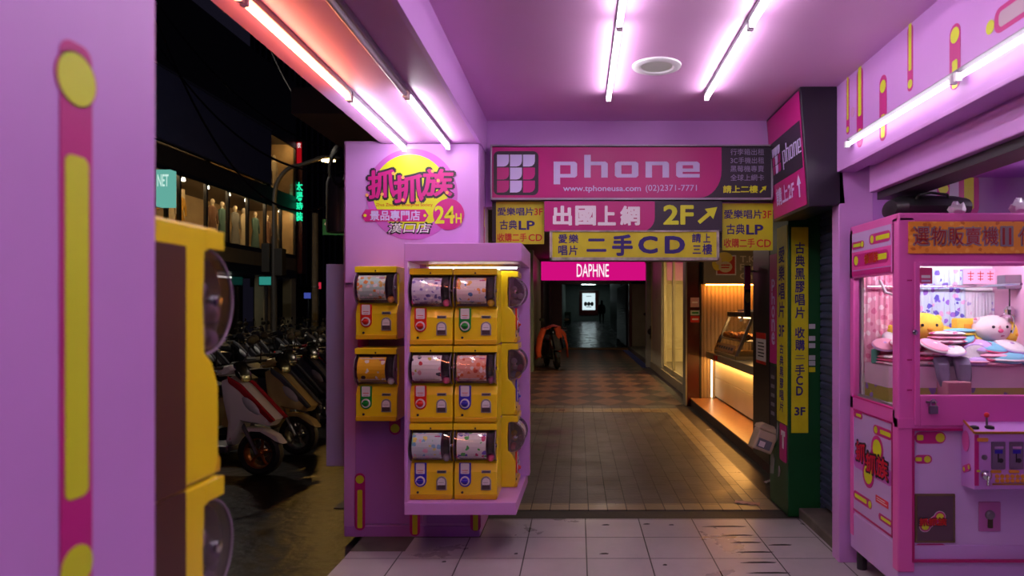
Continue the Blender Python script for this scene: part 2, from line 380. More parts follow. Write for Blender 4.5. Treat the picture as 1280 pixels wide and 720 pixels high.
# second pillar
p2 = struct(MB().box(-1.645, -.685, 4.80, 5.24, 0, ZS+.02, PUR).build('pillar', bevel=.006))
sp = south(0, 4.80, 0)
mb = MB(); mb.rect(sp, -1.625, 1.78, -.69, ZS-.005, .001, .03, PUR, .004); mb.build('fascia_board', p2, bevel=.004)
mb = MB(); mb.rect(sp, -1.56, .09, -1.09, .90, .001, .008, PURD); mb.rect(sp, -1.635, .0, -.69, .075, .001, .012, PURD); mb.rect(sp, -1.06, .09, -.70, .40, .001, .006, PURD); mb.build('access_panel', p2, bevel=.003)
def on2(px, py): return (px-CX)*4.77/F, EYE-(py-CY)*4.77/F
pd = south(0, 4.787, 0)
for px, a, b, w, pcs in ((449, 592, 664, 13, (('o', 600), ('b', 613, 661))), (518, 560, 671, 13, (('b', 566, 669),)), (594, 560, 665, 13, (('b', 566, 664),)), (493, 518, 544, 14, (('o', 536),))):
    u, v1 = on2(px, a); _, v0 = on2(px, b)
    add_drip(p2, pd, u, v0, v1, w*4.77/F, [(q[0],)+tuple(sorted(on2(0, t)[1] for t in q[1:])) for q in pcs])
u, v1 = on2(453, 323); _, v0 = on2(0, 462)
add_drip(p2, pd, u, v0, v1, .075, (('o', v1-.04), ('b', 1.42, 1.86), ('o', v0+.035)))
add_drip(p2, east(-.685, 0, 0), 5.0, 1.95, 2.35, .05, (('b', 2.2, 2.33), ('o', 2.0)))
# round shop sign on the second pillar
YP = 4.769
def sg(px, py): return (px-CX)*YP/F, EYE-(py-CY)*YP/F
st = thing('shop_sign', 'round pink and yellow 24H prize shop sign painted on the purple pillar', 'sign', (0, 0, 0))
sp = south(0, YP, 0); PX = YP/F
cu, cv = sg(515, 243)
MB().poly(sp, circ(57*PX, 56, cu, cv), .0003, .0016, mat('orchid_print', '#c25fc0', .45)).build('disc', st)
mb = MB(); c2 = sg(513, 240); mb.poly(sp, circ(47*PX, 48, c2[0], c2[1]), .0017, .003, YEL); mb.build('yellow_disc', st)
mb = MB()
for ch, x0, y0, x1, y1, a in (('抓', 461, 213, 494, 247, 5), ('抓', 493, 219, 529, 252, 5), ('族', 529, 212, 566, 245, 0)):
    (u0, v1), (u1, v0) = sg(x0, y0), sg(x1, y1); c = sp.at((u0+u1)/2, (v0+v1)/2).rot(R(a)); hu, hv = (u1-u0)/2, (v1-v0)/2
    mb.text(c, ch, -hu-.007, -hv-.007, hu+.007, hv+.007, DRK, .0032, .055, slant=.08)
    mb.text(c, ch, -hu, -hv, hu, hv, MAG, .0050, .020, slant=.08)
for px, py in ((492, 217), (459, 244), (478, 243), (504, 222), (504, 250), (522, 250), (541, 214), (548, 226), (559, 241)):
    u, v = sg(px, py); mb.poly(sp, circ(2.1*PX, 12, u, v), .006, .0072, mat('dot_orange', '#f0b060', .5))
mb.build('lettering', st)
mb = MB()
(u0, v1), (u1, v0) = sg(453, 262), sg(535, 277); vm = (v0+v1)/2
mb.poly(sp, [(u0-.005, vm), (u0+.022, v0), (u1-.022, v0), (u1+.005, vm), (u1-.022, v1), (u0+.022, v1)], .0032, .0046, MAG)
for u in (u0+.02, u1-.02): mb.poly(sp, circ(.011, 14, u, vm), .0046, .006, YEL)
mb.text(sp, '景品專門店', u0+.055, v0+.008, u1-.055, v1-.008, LILAC, .005, .018)
mb.build('name_banner', st)
mb = MB(); u, v = sg(561, 268); mb.poly(sp, circ(19.5*PX, 32, u, v), .0032, .0046, MAG)
a, b = sg(544, 279), sg(568, 258); mb.text(sp, '24', a[0], a[1], b[0], b[1], YEL, .0052, .018)
a, b = sg(570, 279), sg(577, 267); mb.text(sp, 'H', a[0], a[1], b[0], b[1], YEL, .0052, .018)
mb.build('hours_badge', st)
mb = MB(); a, b = sg(470, 259), sg(541, 254); mb.text(sp, 'Zhua Zhua Zu Enterprise Society', a[0], a[1], b[0], b[1], INKR, .0034, .005)
a, b = sg(486, 291), sg(538, 279)
mb.text(sp, '漢口店', a[0]-.008, a[1]-.007, b[0]+.008, b[1]+.007, INKB, .0034, .03, slant=.2); mb.text(sp, '漢口店', a[0], a[1], b[0], b[1], WHT, .0050, .008, slant=.2)
mb.build('branch_lettering', st)
# lavender board beside the pillar
mb = MB(); a = P(407.5, 583, 5.0); b = P(434, 330, 5.0); mb.box(a.x, b.x, 5.0, 5.12, a.z, b.z, LAV)
lb = thing('signboard', 'plain lavender side board fixed to the street side of the pillar', 'sign board')
mb.build('board', lb, bevel=.005); MB().box(b.x-.06, b.x+.005, 5.02, 5.1, .9, 1.0, GRY).box(b.x-.06, b.x+.005, 5.02, 5.1, 1.5, 1.6, GRY).build('bracket', lb)
# right-hand wall of the arcade
wr = struct(MB().box(1.635, 1.75, -3, 4.36, 2.46, ZC, PUR).build('wall_right'))
struct(MB().box(1.648, 1.86, 4.30, 4.42, 0, 2.5, PUR).build('trim_1', bevel=.004))
struct(MB().box(1.622, 1.76, -3, 4.05, 2.45, 2.472, PUR).build('trim_2', bevel=.003))
struct(MB().box(1.76, 2.0, -3, 4.12, 2.30, 2.52, PUR).build('trim_3', bevel=.006))
struct(MB().box(1.80, 1.96, -3, 4.1, 2.255, 2.30, DGR).build('trim_4'))
wb = struct(MB().box(1.86, 3.6, 4.42, 4.5, 0, 2.5, mat('alcove_purple', '#a98bb0', .35, var=.08)).build('wall_back'))
struct(MB().box(3.5, 3.6, -3, 4.42, 0, 3.0, PUR).build('wall_alcove'))
struct(MB().box(2.0, 3.6, -3, 4.42, 2.45, 2.55, PURD).build('ceiling_alcove'))
struct(MB().box(1.86, 1.98, 4.30, 4.42, 2.05, 2.5, PURD).build('trim_5'))
wp = west(1.635, 0, 0)
def onr(px, py): d = 1.635*F/(px-CX); return -d, EYE-(py-CY)*d/F
for px, y0, y1, w, pcs in (
        (1060, 92, 168, 11, (('b', 94, 150), ('o', 162))), (1075, 77, 184, 24, (('b', 80, 145), ('o', 168))),
        (1104, 94, 176, 25, (('o', 108), ('b', 143, 172))), (1138, 24, 114, 16, (('b', 26, 88), ('o', 105))),
        (1194, 30, 112, 27, (('o', 44), ('b', 75, 110)))):
    u, v1 = onr(px, y0); _, v0 = onr(px, y1); wd = {11: .045, 24: .085, 25: .085, 16: .055, 27: .085}[w]
    add_drip(wr, wp, u, v0, min(v1, 2.995), wd, [(q[0],)+tuple(sorted(onr(px, t)[1] for t in q[1:])) for q in pcs])
mb = MB(); u, v = onr(1238, 34); mb.poly(wp, circ(.028, 20, u, v), .0004, .0016, YEL); u, v = onr(1066, 140); mb.poly(wp, circ(.03, 20, u, v), .0004, .0016, mat('faded_mauve_print', '#c98fc4', .5)); mb.build('drip_print', wr)
mb = MB(); u, v = onr(1272, 10); c = wp.at(u, v); mb.rect(c, -.14, -.05, .12, .05, .0004, .0016, MAG, .04); mb.rect(c, -.11, -.03, .1, .03, .0016, .0026, mat('pale_hatch_print', '#b8a0b0', .5), .02); mb.build('drip_print', wr)
bp_ = south(0, 4.42, 0)
def onb(px, py): return (px-CX)*4.42/F, EYE-(py-CY)*4.42/F
for px, w, pcs in ((1110, .135, (('o', 198), ('o', 243))), (1179, .08, (('o', 236),)), (1211, .13, (('b', 180, 262),))):
    u, _ = onb(px, 0); add_drip(wb, bp_, u, onb(0, 256 if px == 1110 else 272)[1], 2.49, w, [(q[0],)+tuple(sorted(onb(0, t)[1] for t in q[1:])) for q in pcs])
# ---------------------------------------------------------------- fluorescent tubes and downlight
def tube_light(label, x, y0, y1, z, on, wall=False, grp=None):
    t = thing('tube_light', label, 'light', (x, (y0+y1)/2, z), 0, grp); L = (y1-y0)/2
    body = mat('lamp_batten_white', '#a8a4ae', .5)
    if wall: MB().poly(Pl((0, 0, 0), (1, 0, 0), (0, 0, 1)), [(0, -.015), (0, .025), (-.025, .022), (-.035, .012), (-.012, -.008)], -L, L, mat('grey_batten', '#8e8a94', .5)).build('batten', t)
    else: MB().box(-.016, .016, -L, L, -.028, .0, mat('grey_batten', '#8e8a94', .5)).build('batten', t, bevel=.004)
    g = on or mat('dead_tube_glass', '#b9b6bc', .2)
    ox, oz = (-.035, -.022) if wall else (0, -.045)
    MB().tube([(ox, -L+.03, oz), (ox, L-.03, oz)], .011 if wall else .0135, g, 12).build('tube', t)
    for s in (-1, 1): MB().box(ox-.014, ox+.014, s*L-.018 if s > 0 else -L, L if s > 0 else -L+.018, oz-.017, oz+.02, WHT).build('end_cap', t)
    return t
tube_light('ceiling tube light over the walkway, far one of the row beside the downlight', .20, 3.28, 4.42, ZC, TUBEW)
tube_light('ceiling tube light over the walkway, near one of the row left of the downlight', .20, 2.08, 3.26, ZC, TUBEW)
tube_light('ceiling tube light nearest overhead, left row, above the frame', .20, .9, 2.06, ZC, TUBEW)
tube_light('ceiling tube light in the row close to the claw machine wall, far one', .83, 3.28, 4.40, ZC, TUBEW)
tube_light('ceiling tube light in the row close to the claw machine wall, near one', .83, 2.08, 3.26, ZC, TUBEW)
tube_light('ceiling tube light nearest overhead, right row, above the frame', .83, .9, 2.06, ZC, TUBEW)
tube_light('white soffit tube at the street edge ending above the round sign', -1.21, 3.63, 4.78, ZS, TUBEW)
tube_light('warm pinkish soffit tube at the street edge, next nearer the viewer', -1.21, 2.47, 3.61, ZS, TUBEP)
tube_light('soffit tube at the street edge almost out of view at the top', -1.21, 1.3, 2.45, ZS, TUBEP)
tube_light('white soffit tube along the beam ending above the round sign', -.895, 3.58, 4.72, ZS, TUBEW)
tube_light('unlit grey soffit tube along the beam', -.895, 2.40, 3.56, ZS, None)
tube_light('wall tube light above the claw machine, far one of the pair', 1.635, 2.90, 4.06, 2.595, TUBEL, True)
tube_light('wall tube light above the claw machine, near one of the pair', 1.635, 1.70, 2.88, 2.595, TUBEL, True)
for x, nm in ((.20, 'left row'), (.83, 'right row')):  # unseen tubes added behind the viewpoint to lift the shadows
    for j, y in enumerate((-2.2,)): tube_light(f'unseen fill tube light added to the {nm} behind the viewpoint', x, y, y+1.15, ZC, TUBEW)
tube_light('wall tube light behind the edge of the frame on the claw machine wall', 1.635, .45, 1.65, 2.595, TUBEL, True)
tube_light('unseen fill tube light added to the left row just behind the viewpoint', .20, -.35, .8, ZC, TUBEW)  # this pair is added out of view to light camera-facing surfaces
tube_light('unseen fill tube light added to the right row just behind the viewpoint', .83, -.35, .8, ZC, TUBEW)
tube_light('tube light inside the alcove behind the claw machine roof', 2.75, 2.9, 4.0, 2.45, TUBEW)
dl = thing('downlight', 'round unlit recessed downlight with white ring in the purple ceiling', 'light', (.455, 3.93, ZC))
MB().lathe((0, 0, 0), [(.085, -.0), (.10, -.012), (.125, -.014), (.14, -.008), (.142, 0)], WHT, n=40).build('ring', dl)
MB().lathe((0, 0, 0), [(.0, -.001), (.06, -.002), (.09, -.006)], mat('downlight_reflector', '#c8d2c4', .3), n=32).build('reflector', dl)
# ---------------------------------------------------------------- shop signs across the header
YS = 5.0; PXS = YS/F
def sq(px, py, Y=YS): return (px-CX)*Y/F, EYE-(py-CY)*Y/F
def letter_phone(mb, pl, x0, x1, yb, yt, m, d, wt):
    """squared lower-case lettering 'phone' drawn as strokes; yb baseline, yt x-height."""
    W = (x1-x0)/5.0; h = yt-yb; lw = W*.80; g = W-lw; t0 = wt
    cnt = [0]
    def R_(a, b, c, e, r=0): cnt[0] += 1; mb.rect(pl, a, b, c, e, d, d+.0009+cnt[0]*.00006, m, r)
    def X(i): return x0+i*(lw+g*1.2)
    r = .25*lw
    x = X(0); R_(x, yb-h*.42, x+t0, yt); R_(x, yt-t0*.55, x+lw-r*.4, yt, .0); R_(x, yb, x+lw-r*.4, yb+t0*.55); R_(x+lw-t0, yb+r*.3, x+lw, yt-r*.3); R_(x+lw-r, yb+.001, x+lw-.001, yb+r, r*.6); R_(x+lw-r, yt-r, x+lw-.001, yt-.001, r*.6)
    x = X(1); R_(x, yb, x+t0, yt+h*.42); R_(x, yt-t0*.55, x+lw-r*.4, yt); R_(x+lw-t0, yb, x+lw, yt-r*.3); R_(x+lw-r, yt-r, x+lw-.001, yt-.001, r*.6)
    x = X(2); R_(x, yb+r*.3, x+t0, yt-r*.3); R_(x+lw-t0, yb+r*.3, x+lw, yt-r*.3); R_(x+r*.4, yt-t0*.55, x+lw-r*.4, yt); R_(x+r*.4, yb, x+lw-r*.4, yb+t0*.55)
    for a in (x+.001, x+lw-r):
        for b in (yb+.001, yt-r): R_(a, b, a+r-.001, b+r-.001, r*.6)
    x = X(3); R_(x, yb, x+t0, yt); R_(x, yt-t0*.55, x+lw-r*.4, yt); R_(x+lw-t0, yb, x+lw, yt-r*.3); R_(x+lw-r, yt-r, x+lw-.001, yt-.001, r*.6)
    x = X(4); R_(x, yb+r*.3, x+t0, yt-r*.3); R_(x+lw-t0, yb+h*.38, x+lw, yt-r*.3); R_(x+r*.4, yt-t0*.55, x+lw-r*.4, yt); R_(x+r*.4, yb, x+lw, yb+t0*.55); R_(x+t0*.5, yb+h*.36, x+lw, yb+h*.36+t0*.5)
    for a, b in ((x+.001, yb+.001), (x+.001, yt-r), (x+lw-r, yt-r)): R_(a, b, a+r-.001, b+r-.001, r*.6)
def tgrid(mb, pl, u0, v0, u1, v1, d, bg=True):
    if bg: mb.rect(pl, u0, v0, u1, v1, d, d+.0012, DRK, (u1-u0)*.12)
    w = (u1-u0); q = w*.265; gp = w*.025; o = w*.0775
    for r in range(3):
        for c in range(3):
            a = u0+o+c*(q+gp)+w*.0; b = v1-o-(r+1)*q-r*gp; rr = q*.45
            m = LILAC if (r == 0 or c == 1) else SIGNPINK
            pts = [(a, b+q), (a, b)]+[(a+q-rr+rr*math.cos(t), b+rr+rr*math.sin(t)) for t in (-PI/2, -PI/3, -PI/6, 0)]+[(a+q, b+q)]
            mb.poly(pl, pts, d+.0012, d+.0022, m)
ALU = mat('sign_frame_aluminium', '#9a94a4', .4, .4)
sgn = thing('phone_sign', 'long magenta phone shop sign spanning the walkway header, widest of the signs', 'sign')
pl = south(0, YS, 0)
(u0, v1), (u1, v0) = sq(613, 181), sq(966, 250)
MB().box(u0, u1, YS+.012, YS+.08, v0, v1, DGR).build('sign_box', sgn)
mb = MB(); fr = .012
for a in ((u0, v1-fr, u1, v1), (u0, v0, u1, v0+fr*1.2), (u0, v0, u0+fr, v1), (u1-fr, v0, u1, v1)): mb.rect(pl, *a, -.012, .012, ALU)
mb.build('frame', sgn, bevel=.002)
mb = MB(); (a0, b1), (a1, b0) = sq(615, 184), sq(902, 247)
mb.rect(pl, a0, b0, u1-fr, b1, -.011, -.001, SIGNPINK)
a, _ = sq(902, 0)
pts = [(u1-fr, b0), (u1-fr, b1), (a, b1)]+[(a-.16+.16*math.cos(t), b0+.20+(-.20)*math.sin(-t) if False else b0+.2*(1-math.sin(t))) for t in [i*PI/2/8 for i in range(9)]]
mb.poly(pl, pts, -.001, .0002, DRK); mb.build('face', sgn)
mb = MB(); (a0, b1), (a1, b0) = sq(617, 189), sq(673, 244); tgrid(mb, pl, a0, b0, a1, b1, .0004); mb.build('emblem', sgn)
mb = MB(); (a0, b1), (a1, b0) = sq(692, 202), sq(876, 222); letter_phone(mb, pl, a0, a1, b0, b1, LILAC, .0004, .048)
mb.build('brand_lettering', sgn); mb = MB()
(a0, b1), (a1, b0) = sq(704, 232), sq(801, 241); mb.text(pl, 'www.tphoneusa.com', a0, b0, a1, b1, LILAC, .0004, .012)
(a0, b1), (a1, b0) = sq(807, 231), sq(871, 241); mb.text(pl, '(02)2371-7771', a0, b0, a1, b1, LILAC, .0004, .008)
mb.build('contact_lettering', sgn); mb = MB(); lg = mat('grey_lilac_print', '#8d84a6', .5)
for t, y in (('行李箱出租', 190), ('3C手機出租', 200.5), ('黑莓機專賣', 211), ('全球上網卡', 222)):
    (a0, b1), (a1, b0) = sq(913, y-4), sq(955, y+4); mb.text(pl, t, a0, b0, a1, b1, lg, .0006, .006)
(a0, b1), (a1, b0) = sq(904, 232), sq(947, 241); mb.text(pl, '請上二樓', a0, b0, a1, b1, YEL, .0006, .02)
def arrow(mb, pl, u, v, s, ang, m, d):
    c = pl.at(u, v).rot(ang)
    mb.poly(c, [(-s, -.16*s), (.1*s, -.16*s), (.1*s, -.55*s), (s, 0), (.1*s, .55*s), (.1*s, .16*s), (-s, .16*s)], d, d+.001, m)
mb.build('service_list', sgn); mb = MB(); a, b = sq(954, 236.5); arrow(mb, pl, a, b, .034, R(45), YEL, .0006)
mb.build('arrow', sgn)
# internet abroad sign
s2 = thing('walkway_sign', 'magenta and dark 2F arrow sign hanging under the long phone sign', 'sign')
pl = south(0, 5.0, 0); (u0, v1), (u1, v0) = sq(680, 251), sq(903, 290)
MB().box(u0, u1, 5.0, 5.06, v0, v1, DRK).build('sign_box', s2, bevel=.003)
mb = MB(); a, _ = sq(815, 0)
mb.poly(pl, [(u0+.004, v0+.004), (u0+.004, v1-.004), (a+.02, v1-.004)]+[(a+.02-.1*(1-math.cos(t)), v0+.004+.1*(1-math.sin(t))) for t in [i*PI/2/6 for i in range(7)]], .0004, .0014, SIGNPINK); mb.build('face', s2)
mb = MB()
for t, x0, x1 in (('出', 692, 714), ('國', 720, 744), ('上', 748, 769), ('網', 776, 799)):
    (a0, b1), (a1, b0) = sq(x0, 258), sq(x1, 281)
    mb.text(pl, t, a0+.006, b0-.006, a1+.006, b1-.006, MAGD, .0018, .03); mb.text(pl, t, a0, b0, a1, b1, mat('white_print', '#eeeaf2', .45, var=.02), .003, .03)
(a0, b1), (a1, b0) = sq(830, 257), sq(866, 280); mb.text(pl, '2F', a0, b0, a1, b1, YEL, .0018, .022)
mb.build('lettering', s2); mb = MB(); a, b = sq(885, 268.5); arrow(mb, pl, a, b, .088, R(40), YEL, .0018); mb.build('arrow', s2)
# used CD sign
s3 = thing('record_shop_sign', 'weathered yellow second-hand CD light box with white frame below the 2F arrow sign', 'sign')
pl = south(0, 4.96, 0); (u0, v1), (u1, v0) = sq(687, 288, 4.96), sq(899, 325.5, 4.96)
MB().box(u0, u1, 4.972, 5.12, v0, v1, DGR).build('light_box', s3)
OLD = mat('old_white_frame', '#a8a49a', .6, var=.5, scale=14)
mb = MB()
for a in ((u0, v1-.012, u1, v1), (u0, v0, u1, v0+.022), (u0, v0, u0+.02, v1), (u1-.02, v0, u1, v1)): mb.rect(pl, *a, -.012, .008, OLD)
mb.build('frame', s3, bevel=.002)
MB().rect(pl, u0+.018, v0+.02, u1-.018, v1-.011, -.012, .0, SIGNYEL).build('face', s3)
mb = MB()
for t, x0, x1, y0, y1 in (('愛', 698, 709, 293, 304), ('樂', 711, 723, 293, 304), ('唱', 698, 709, 307, 319), ('片', 711, 722, 307, 319), ('手', 766, 790, 294, 319), ('C', 799, 821, 296, 316), ('D', 832, 855, 296, 316), ('請', 865, 876, 292, 303), ('上', 879, 888, 292, 303), ('三', 866, 876, 307, 317), ('樓', 878, 890, 305, 318)):
    (a0, b1), (a1, b0) = sq(x0, y0, 4.96), sq(x1, y1, 4.96); mb.text(pl, t, a0, b0, a1, b1, INK, .0008, .03 if t in 'CD手' else .015)
(a0, b1), (a1, b0) = sq(734, 299, 4.96), sq(757, 314, 4.96); mb.text(pl, '二', a0, b0, a1, b1, INK, .0008, .03)
mb.build('lettering', s3)
def banner_cd(label, x0, x1, y0, y1, Y):
    t = thing('record_banner', label, 'banner'); pl = south(0, Y, 0); (u0, v1), (u1, v0) = sq(x0, y0, Y), sq(x1, y1, Y)
    MB().box(u0-.03, u1, Y+.012, Y+.05, v0+.02, v1, DGR).build('backing', t)
    MB().rect(pl, u0, v0, u1, v1, -.012, 0, SIGNYEL).build('face', t)
    mb = MB(); W = u1-u0; H = v1-v0
    mb.text(pl, '愛樂唱片', u0+W*.03, v1-H*.33, u0+W*.78, v1-H*.14, INK, .0008, .012); mb.text(pl, '3F', u0+W*.80, v1-H*.32, u0+W*.97, v1-H*.16, INKR, .0008, .01)
    mb.build('lettering', t); mb = MB(); mb.text(pl, '古典', u0+W*.08, v1-H*.66, u0+W*.44, v1-H*.44, INK, .0008, .012); mb.text(pl, 'LP', u0+W*.48, v1-H*.66, u0+W*.80, v1-H*.46, INK, .0008, .02)
    mb.build('lettering', t); mb = MB(); mb.text(pl, '收購二手', u0+W*.03, v1-H*.94, u0+W*.64, v1-H*.75, INKR, .0008, .012); mb.text(pl, 'CD', u0+W*.68, v1-H*.93, u0+W*.96, v1-H*.77, INKR, .0008, .012)
    mb.build('lettering', t)
banner_cd('yellow classical LP record banner between the pillar and the 2F arrow sign', 620, 680, 252, 305, 5.06)
banner_cd('yellow classical LP record banner between the 2F arrow sign and the green post', 903, 966, 254, 313, 5.06)
# tilted projecting sign
tb = thing('projecting_sign', 'tilted dark box sign with magenta phone face hanging from the ceiling corner', 'sign')
M_ = Matrix.Translation((1.40, 0, 3.0)) @ Matrix.Rotation(R(-4.2), 4, 'Y')
def tv(p): return M_ @ Vector(p)
mb = MB(); q = [(x, y, z) for z in (-.76, .0) for y in (4.30, 5.06) for x in (0, .235)]
mb.add([tv(p) for p in q], [(0, 2, 3, 1), (4, 5, 7, 6), (0, 1, 5, 4), (2, 6, 7, 3), (0, 4, 6, 2), (1, 3, 7, 5)], mat('sign_box_dark_steel', '#2a2632', .3, .3)); mb.build('sign_box', tb, bevel=.006)
tp = Pl(tv((0, 5.06, 0)), (0, -1, 0), (M_.to_3x3() @ Vector((0, 0, 1))))
mb = MB(); mb.rect(tp, .02, -.74, .74, -.02, .0005, .003, SIGNPINK); mb.build('face', tb)
mb = MB(); mb.poly(tp, [(.05, -.50), (.72, -.50), (.72, -.20), (.05, -.20)], .003, .004, DRK); tgrid(mb, tp, .08, -.47, .30, -.23, .0042, False)
letter_phone(mb, tp, .33, .72, -.40, -.31, LILAC, .0045, .016)
mb.text(tp, '請上2F', .12, -.66, .52, -.54, LILAC, .0034, .02); arrow(mb, tp, .62, -.60, .075, PI/2, LILAC, .0034)
mb.build('lettering', tb)
MB().tube([tv((.12, 4.6, 0)), (1.5, 4.6, 3.0)], .012, STL, 8).tube([tv((.12, 4.9, 0)), (1.5, 4.9, 3.0)], .012, STL, 8).build('hanger', tb)
# ---------------------------------------------------------------- capsule vending machines
PAPER = mat('white_card', '#d8d4da', .5, var=.04)
POST = {
 'kitten': splotch('poster_mint', '#bfe0d6', ['#f4f0ea', '#e8904c', '#f6f2ee', '#d8b060'], 34, .5),
 'purple': splotch('poster_lilac', '#e2dcf2', ['#8a7cc8', '#b8a8e0', '#ffffff', '#6a5cae'], 41, .48),
 'peach': splotch('poster_peach', '#f0dcd8', ['#e89a3c', '#e6b04e', '#4a82b8', '#d86a4a'], 31, .42),
 'yellow': splotch('poster_yellow', '#f0b818', ['#eeeae4', '#2a2620', '#f4f0ea', '#f2c020'], 26, .42),
 'red': splotch('poster_white', '#ece4e4', ['#c8283a', '#d8c838', '#2e2a50', '#e89aa8'], 23, .36, dens=.7),
 'orange': splotch('poster_orange', '#e8a084', ['#e06a28', '#f0c8b0', '#c84a28', '#f0e0d8'], 37, .5),
 'blue': splotch('poster_sky', '#cfe4e6', ['#7cb8d8', '#e8e070', '#f0b8d0', '#8ad0b0'], 31, .48),
 'green': splotch('poster_leaf', '#e8e8e4', ['#3cae48', '#56c060', '#c83a7a', '#5a4ab8'], 26, .44),
}
CAPS = [mat('capsule_'+n, c, .25, var=.03) for n, c in (('grey', '#a8a4b8'), ('pink', '#e05a90'), ('orange', '#e8a060'), ('white', '#e0dce4'), ('yellow', '#e0b428'), ('plum', '#8a4a78'), ('sky', '#7aa8d8'))]
def capsule_machine(label, dial, poster, group):
    t = thing('capsule_machine', label, 'capsule machine', group=group)
    W, D = .14, .25
    mb = MB(); fr = Pl((0, 0, 0), (0, 1, 0), (0, 0, 1))        # side outline, swept across the width
    prof = [(.012, 0), (.0, .03), (.0, .175), (.025, .225), (.05, .245), (.055, .34), (.05, .44), (.0, .455), (.0, .485), (.008, .49), (D, .49), (D, 0)]
    mb.poly(fr, prof, -W+.002, W-.002, YLP); mb.build('body', t, bevel=.006)
    MB().box(-W+.004, W-.004, -.012, .05, .0, .032, YLD).build('base_lip', t, bevel=.006)
    MB().box(-W+.001, W-.001, -.018, .05, .448, .486, YLP).tube([(0, -.0185, .458), (0, -.021, .458)], .006, DGR, 10).build('top_cap', t, bevel=.008)
    cz, cy, r = .345, .038, .103                                # the clear barrel
    mb = MB(); n = 24; vs = []; fs = []
    for x in (-.130, .130):
        for i in range(n+1): a = -PI/2-PI*i/n; vs.append((x, cy+r*math.cos(a)*1.0, cz-r*math.sin(a)))
    for i in range(n): fs.append((i, i+1, n+2+i, n+1+i))
    mb.add(vs, fs, ACR, True); mb.add(vs, [tuple(range(n+1)), tuple(range(2*n+1, n, -1))], glass('smoky_acrylic', '#a292a0', .2, .2))
    for x in (-.131, .131): mb.tube([(x, cy+r*math.cos(-PI/2-PI*i/n), cz-r*math.sin(-PI/2-PI*i/n)) for i in range(n+1)], .0025, mat('dome_rim', '#8a7c88', .25), 6)
    dm = mb.build('dome', t)
    MB().box(-.126, .126, .036, .046, .245, .444, mat('bin_back_plum', '#6b4a68', .4)).build('bin_back', t)
    mb = MB(); vs = []; m = 8
    for x in (-.112, .072):
        for i in range(m+1): a = R(-58+118*i/m); vs.append((x, cy-(r-.008)*math.cos(a), cz+(r-.008)*math.sin(a)))
    vs2 = [(x, y+.001, z) for x, y, z in vs]
    mb.add(vs, [(i, m+1+i, m+2+i, i+1) for i in range(m)], POST[poster]); mb.add(vs2, [(i, i+1, m+2+i, m+1+i) for i in range(m)], PAPER)
    mb.build('poster', t)
    mb = MB()
    for a0, x0, x1, mm in ((50, -.10, .06, PAPER), (-50, -.10, .06, GRY), (42, .03, .065, MAG), (-42, -.10, .03, PAPER)):
        q = [(x, cy-(r-.0065)*math.cos(R(a0+dd)), cz+(r-.0065)*math.sin(R(a0+dd))) for dd in (-2.5, 2.5) for x in (x0, x1)]; mb.add(q, [(0, 1, 3, 2)], mm)
    mb.build('poster_print', t)
    mb = MB(); ft = south(0, 0, 0)
    MB().box(.084, .116, -.030, .03, .30, .43, DGR).build('coin_mechanism', t)
    mb = MB(); mb.poly(ft, [(-.105, .235), (-.105, .118)]+circ(.038, 14, -.067, .118, None, PI, 2*PI)+[(-.029, .118), (-.029, .235)], -.004, .008, dial); mb.build('dial_plate', t, bevel=.003)
    mb = MB(); mb.rect(ft, -.095, .165, -.039, .232, .008, .010, PAPER, .006); mb.rect(ft, -.086, .185, -.048, .189, .010, .0106, INKR); mb.rect(ft, -.083, .172, -.051, .175, .010, .0106, MAG); mb.build('instruction_card', t)
    mb = MB(); mb.lathe((-.067, -.008, .120), [(.030, 0), (.030, .005), (.022, .006)], PAPER, (0, -1, 0)); mb.build('dial_ring', t)
    mb = MB(); mb.lathe((-.067, -.009, .120), [(.020, 0), (.019, .010), (.014, .012), (0, .012)], dial, (0, -1, 0)); mb.box(-.089, -.045, -.032, -.018, .114, .127, dial); mb.build('knob', t, bevel=.002)
    mb = MB(); arch = [(.034, .060), (.100, .060), (.100, .115)]+circ(.033, 14, .067, .115, None, 0, PI)[1:-1]+[(.034, .115)]
    mb.poly(ft, arch, -.002, .006, GRY); mb.build('chute_frame', t, bevel=.002)
    mb = MB(); mb.poly(ft, [(.041, .066), (.093, .066), (.093, .115)]+circ(.026, 12, .067, .115, None, 0, PI)[1:-1]+[(.041, .115)], .006, .0075, mat('chute_dark', '#4a3a40', .4)); mb.build('chute', t)
    mb = MB(); mb.poly(ft, [(.043, .094), (.091, .094), (.091, .115)]+circ(.024, 12, .067, .115, None, 0, PI)[1:-1]+[(.043, .115)], .0075, .012, PAPER); mb.rect(ft, .05, .108, .084, .111, .012, .0126, GRY); mb.build('chute_flap', t)
    mb = MB(); mb.rect(ft, .038, .168, .098, .186, .0, .004, GRY); mb.rect(ft, .043, .172, .092, .181, .004, .0045, DGR); mb.build('price_plate', t)
    MB().tube([(-.085, .0, .045), (-.085, -.005, .045)], .008, DGR, 12).build('lock', t)
    for s in (-1, 1): MB().lathe((s*.131, cy-.04, cz), [(.012, 0), (.012, .006), (0, .007)], CHR, (s, 0, 0), 12).build('dome_hinge', t)
    return t
def put(t, x, y, z, rot=0):
    t.location = (x, y, z); t.rotation_euler = (0, 0, rot); return t
g = 'yellow capsule machines'
CM = []
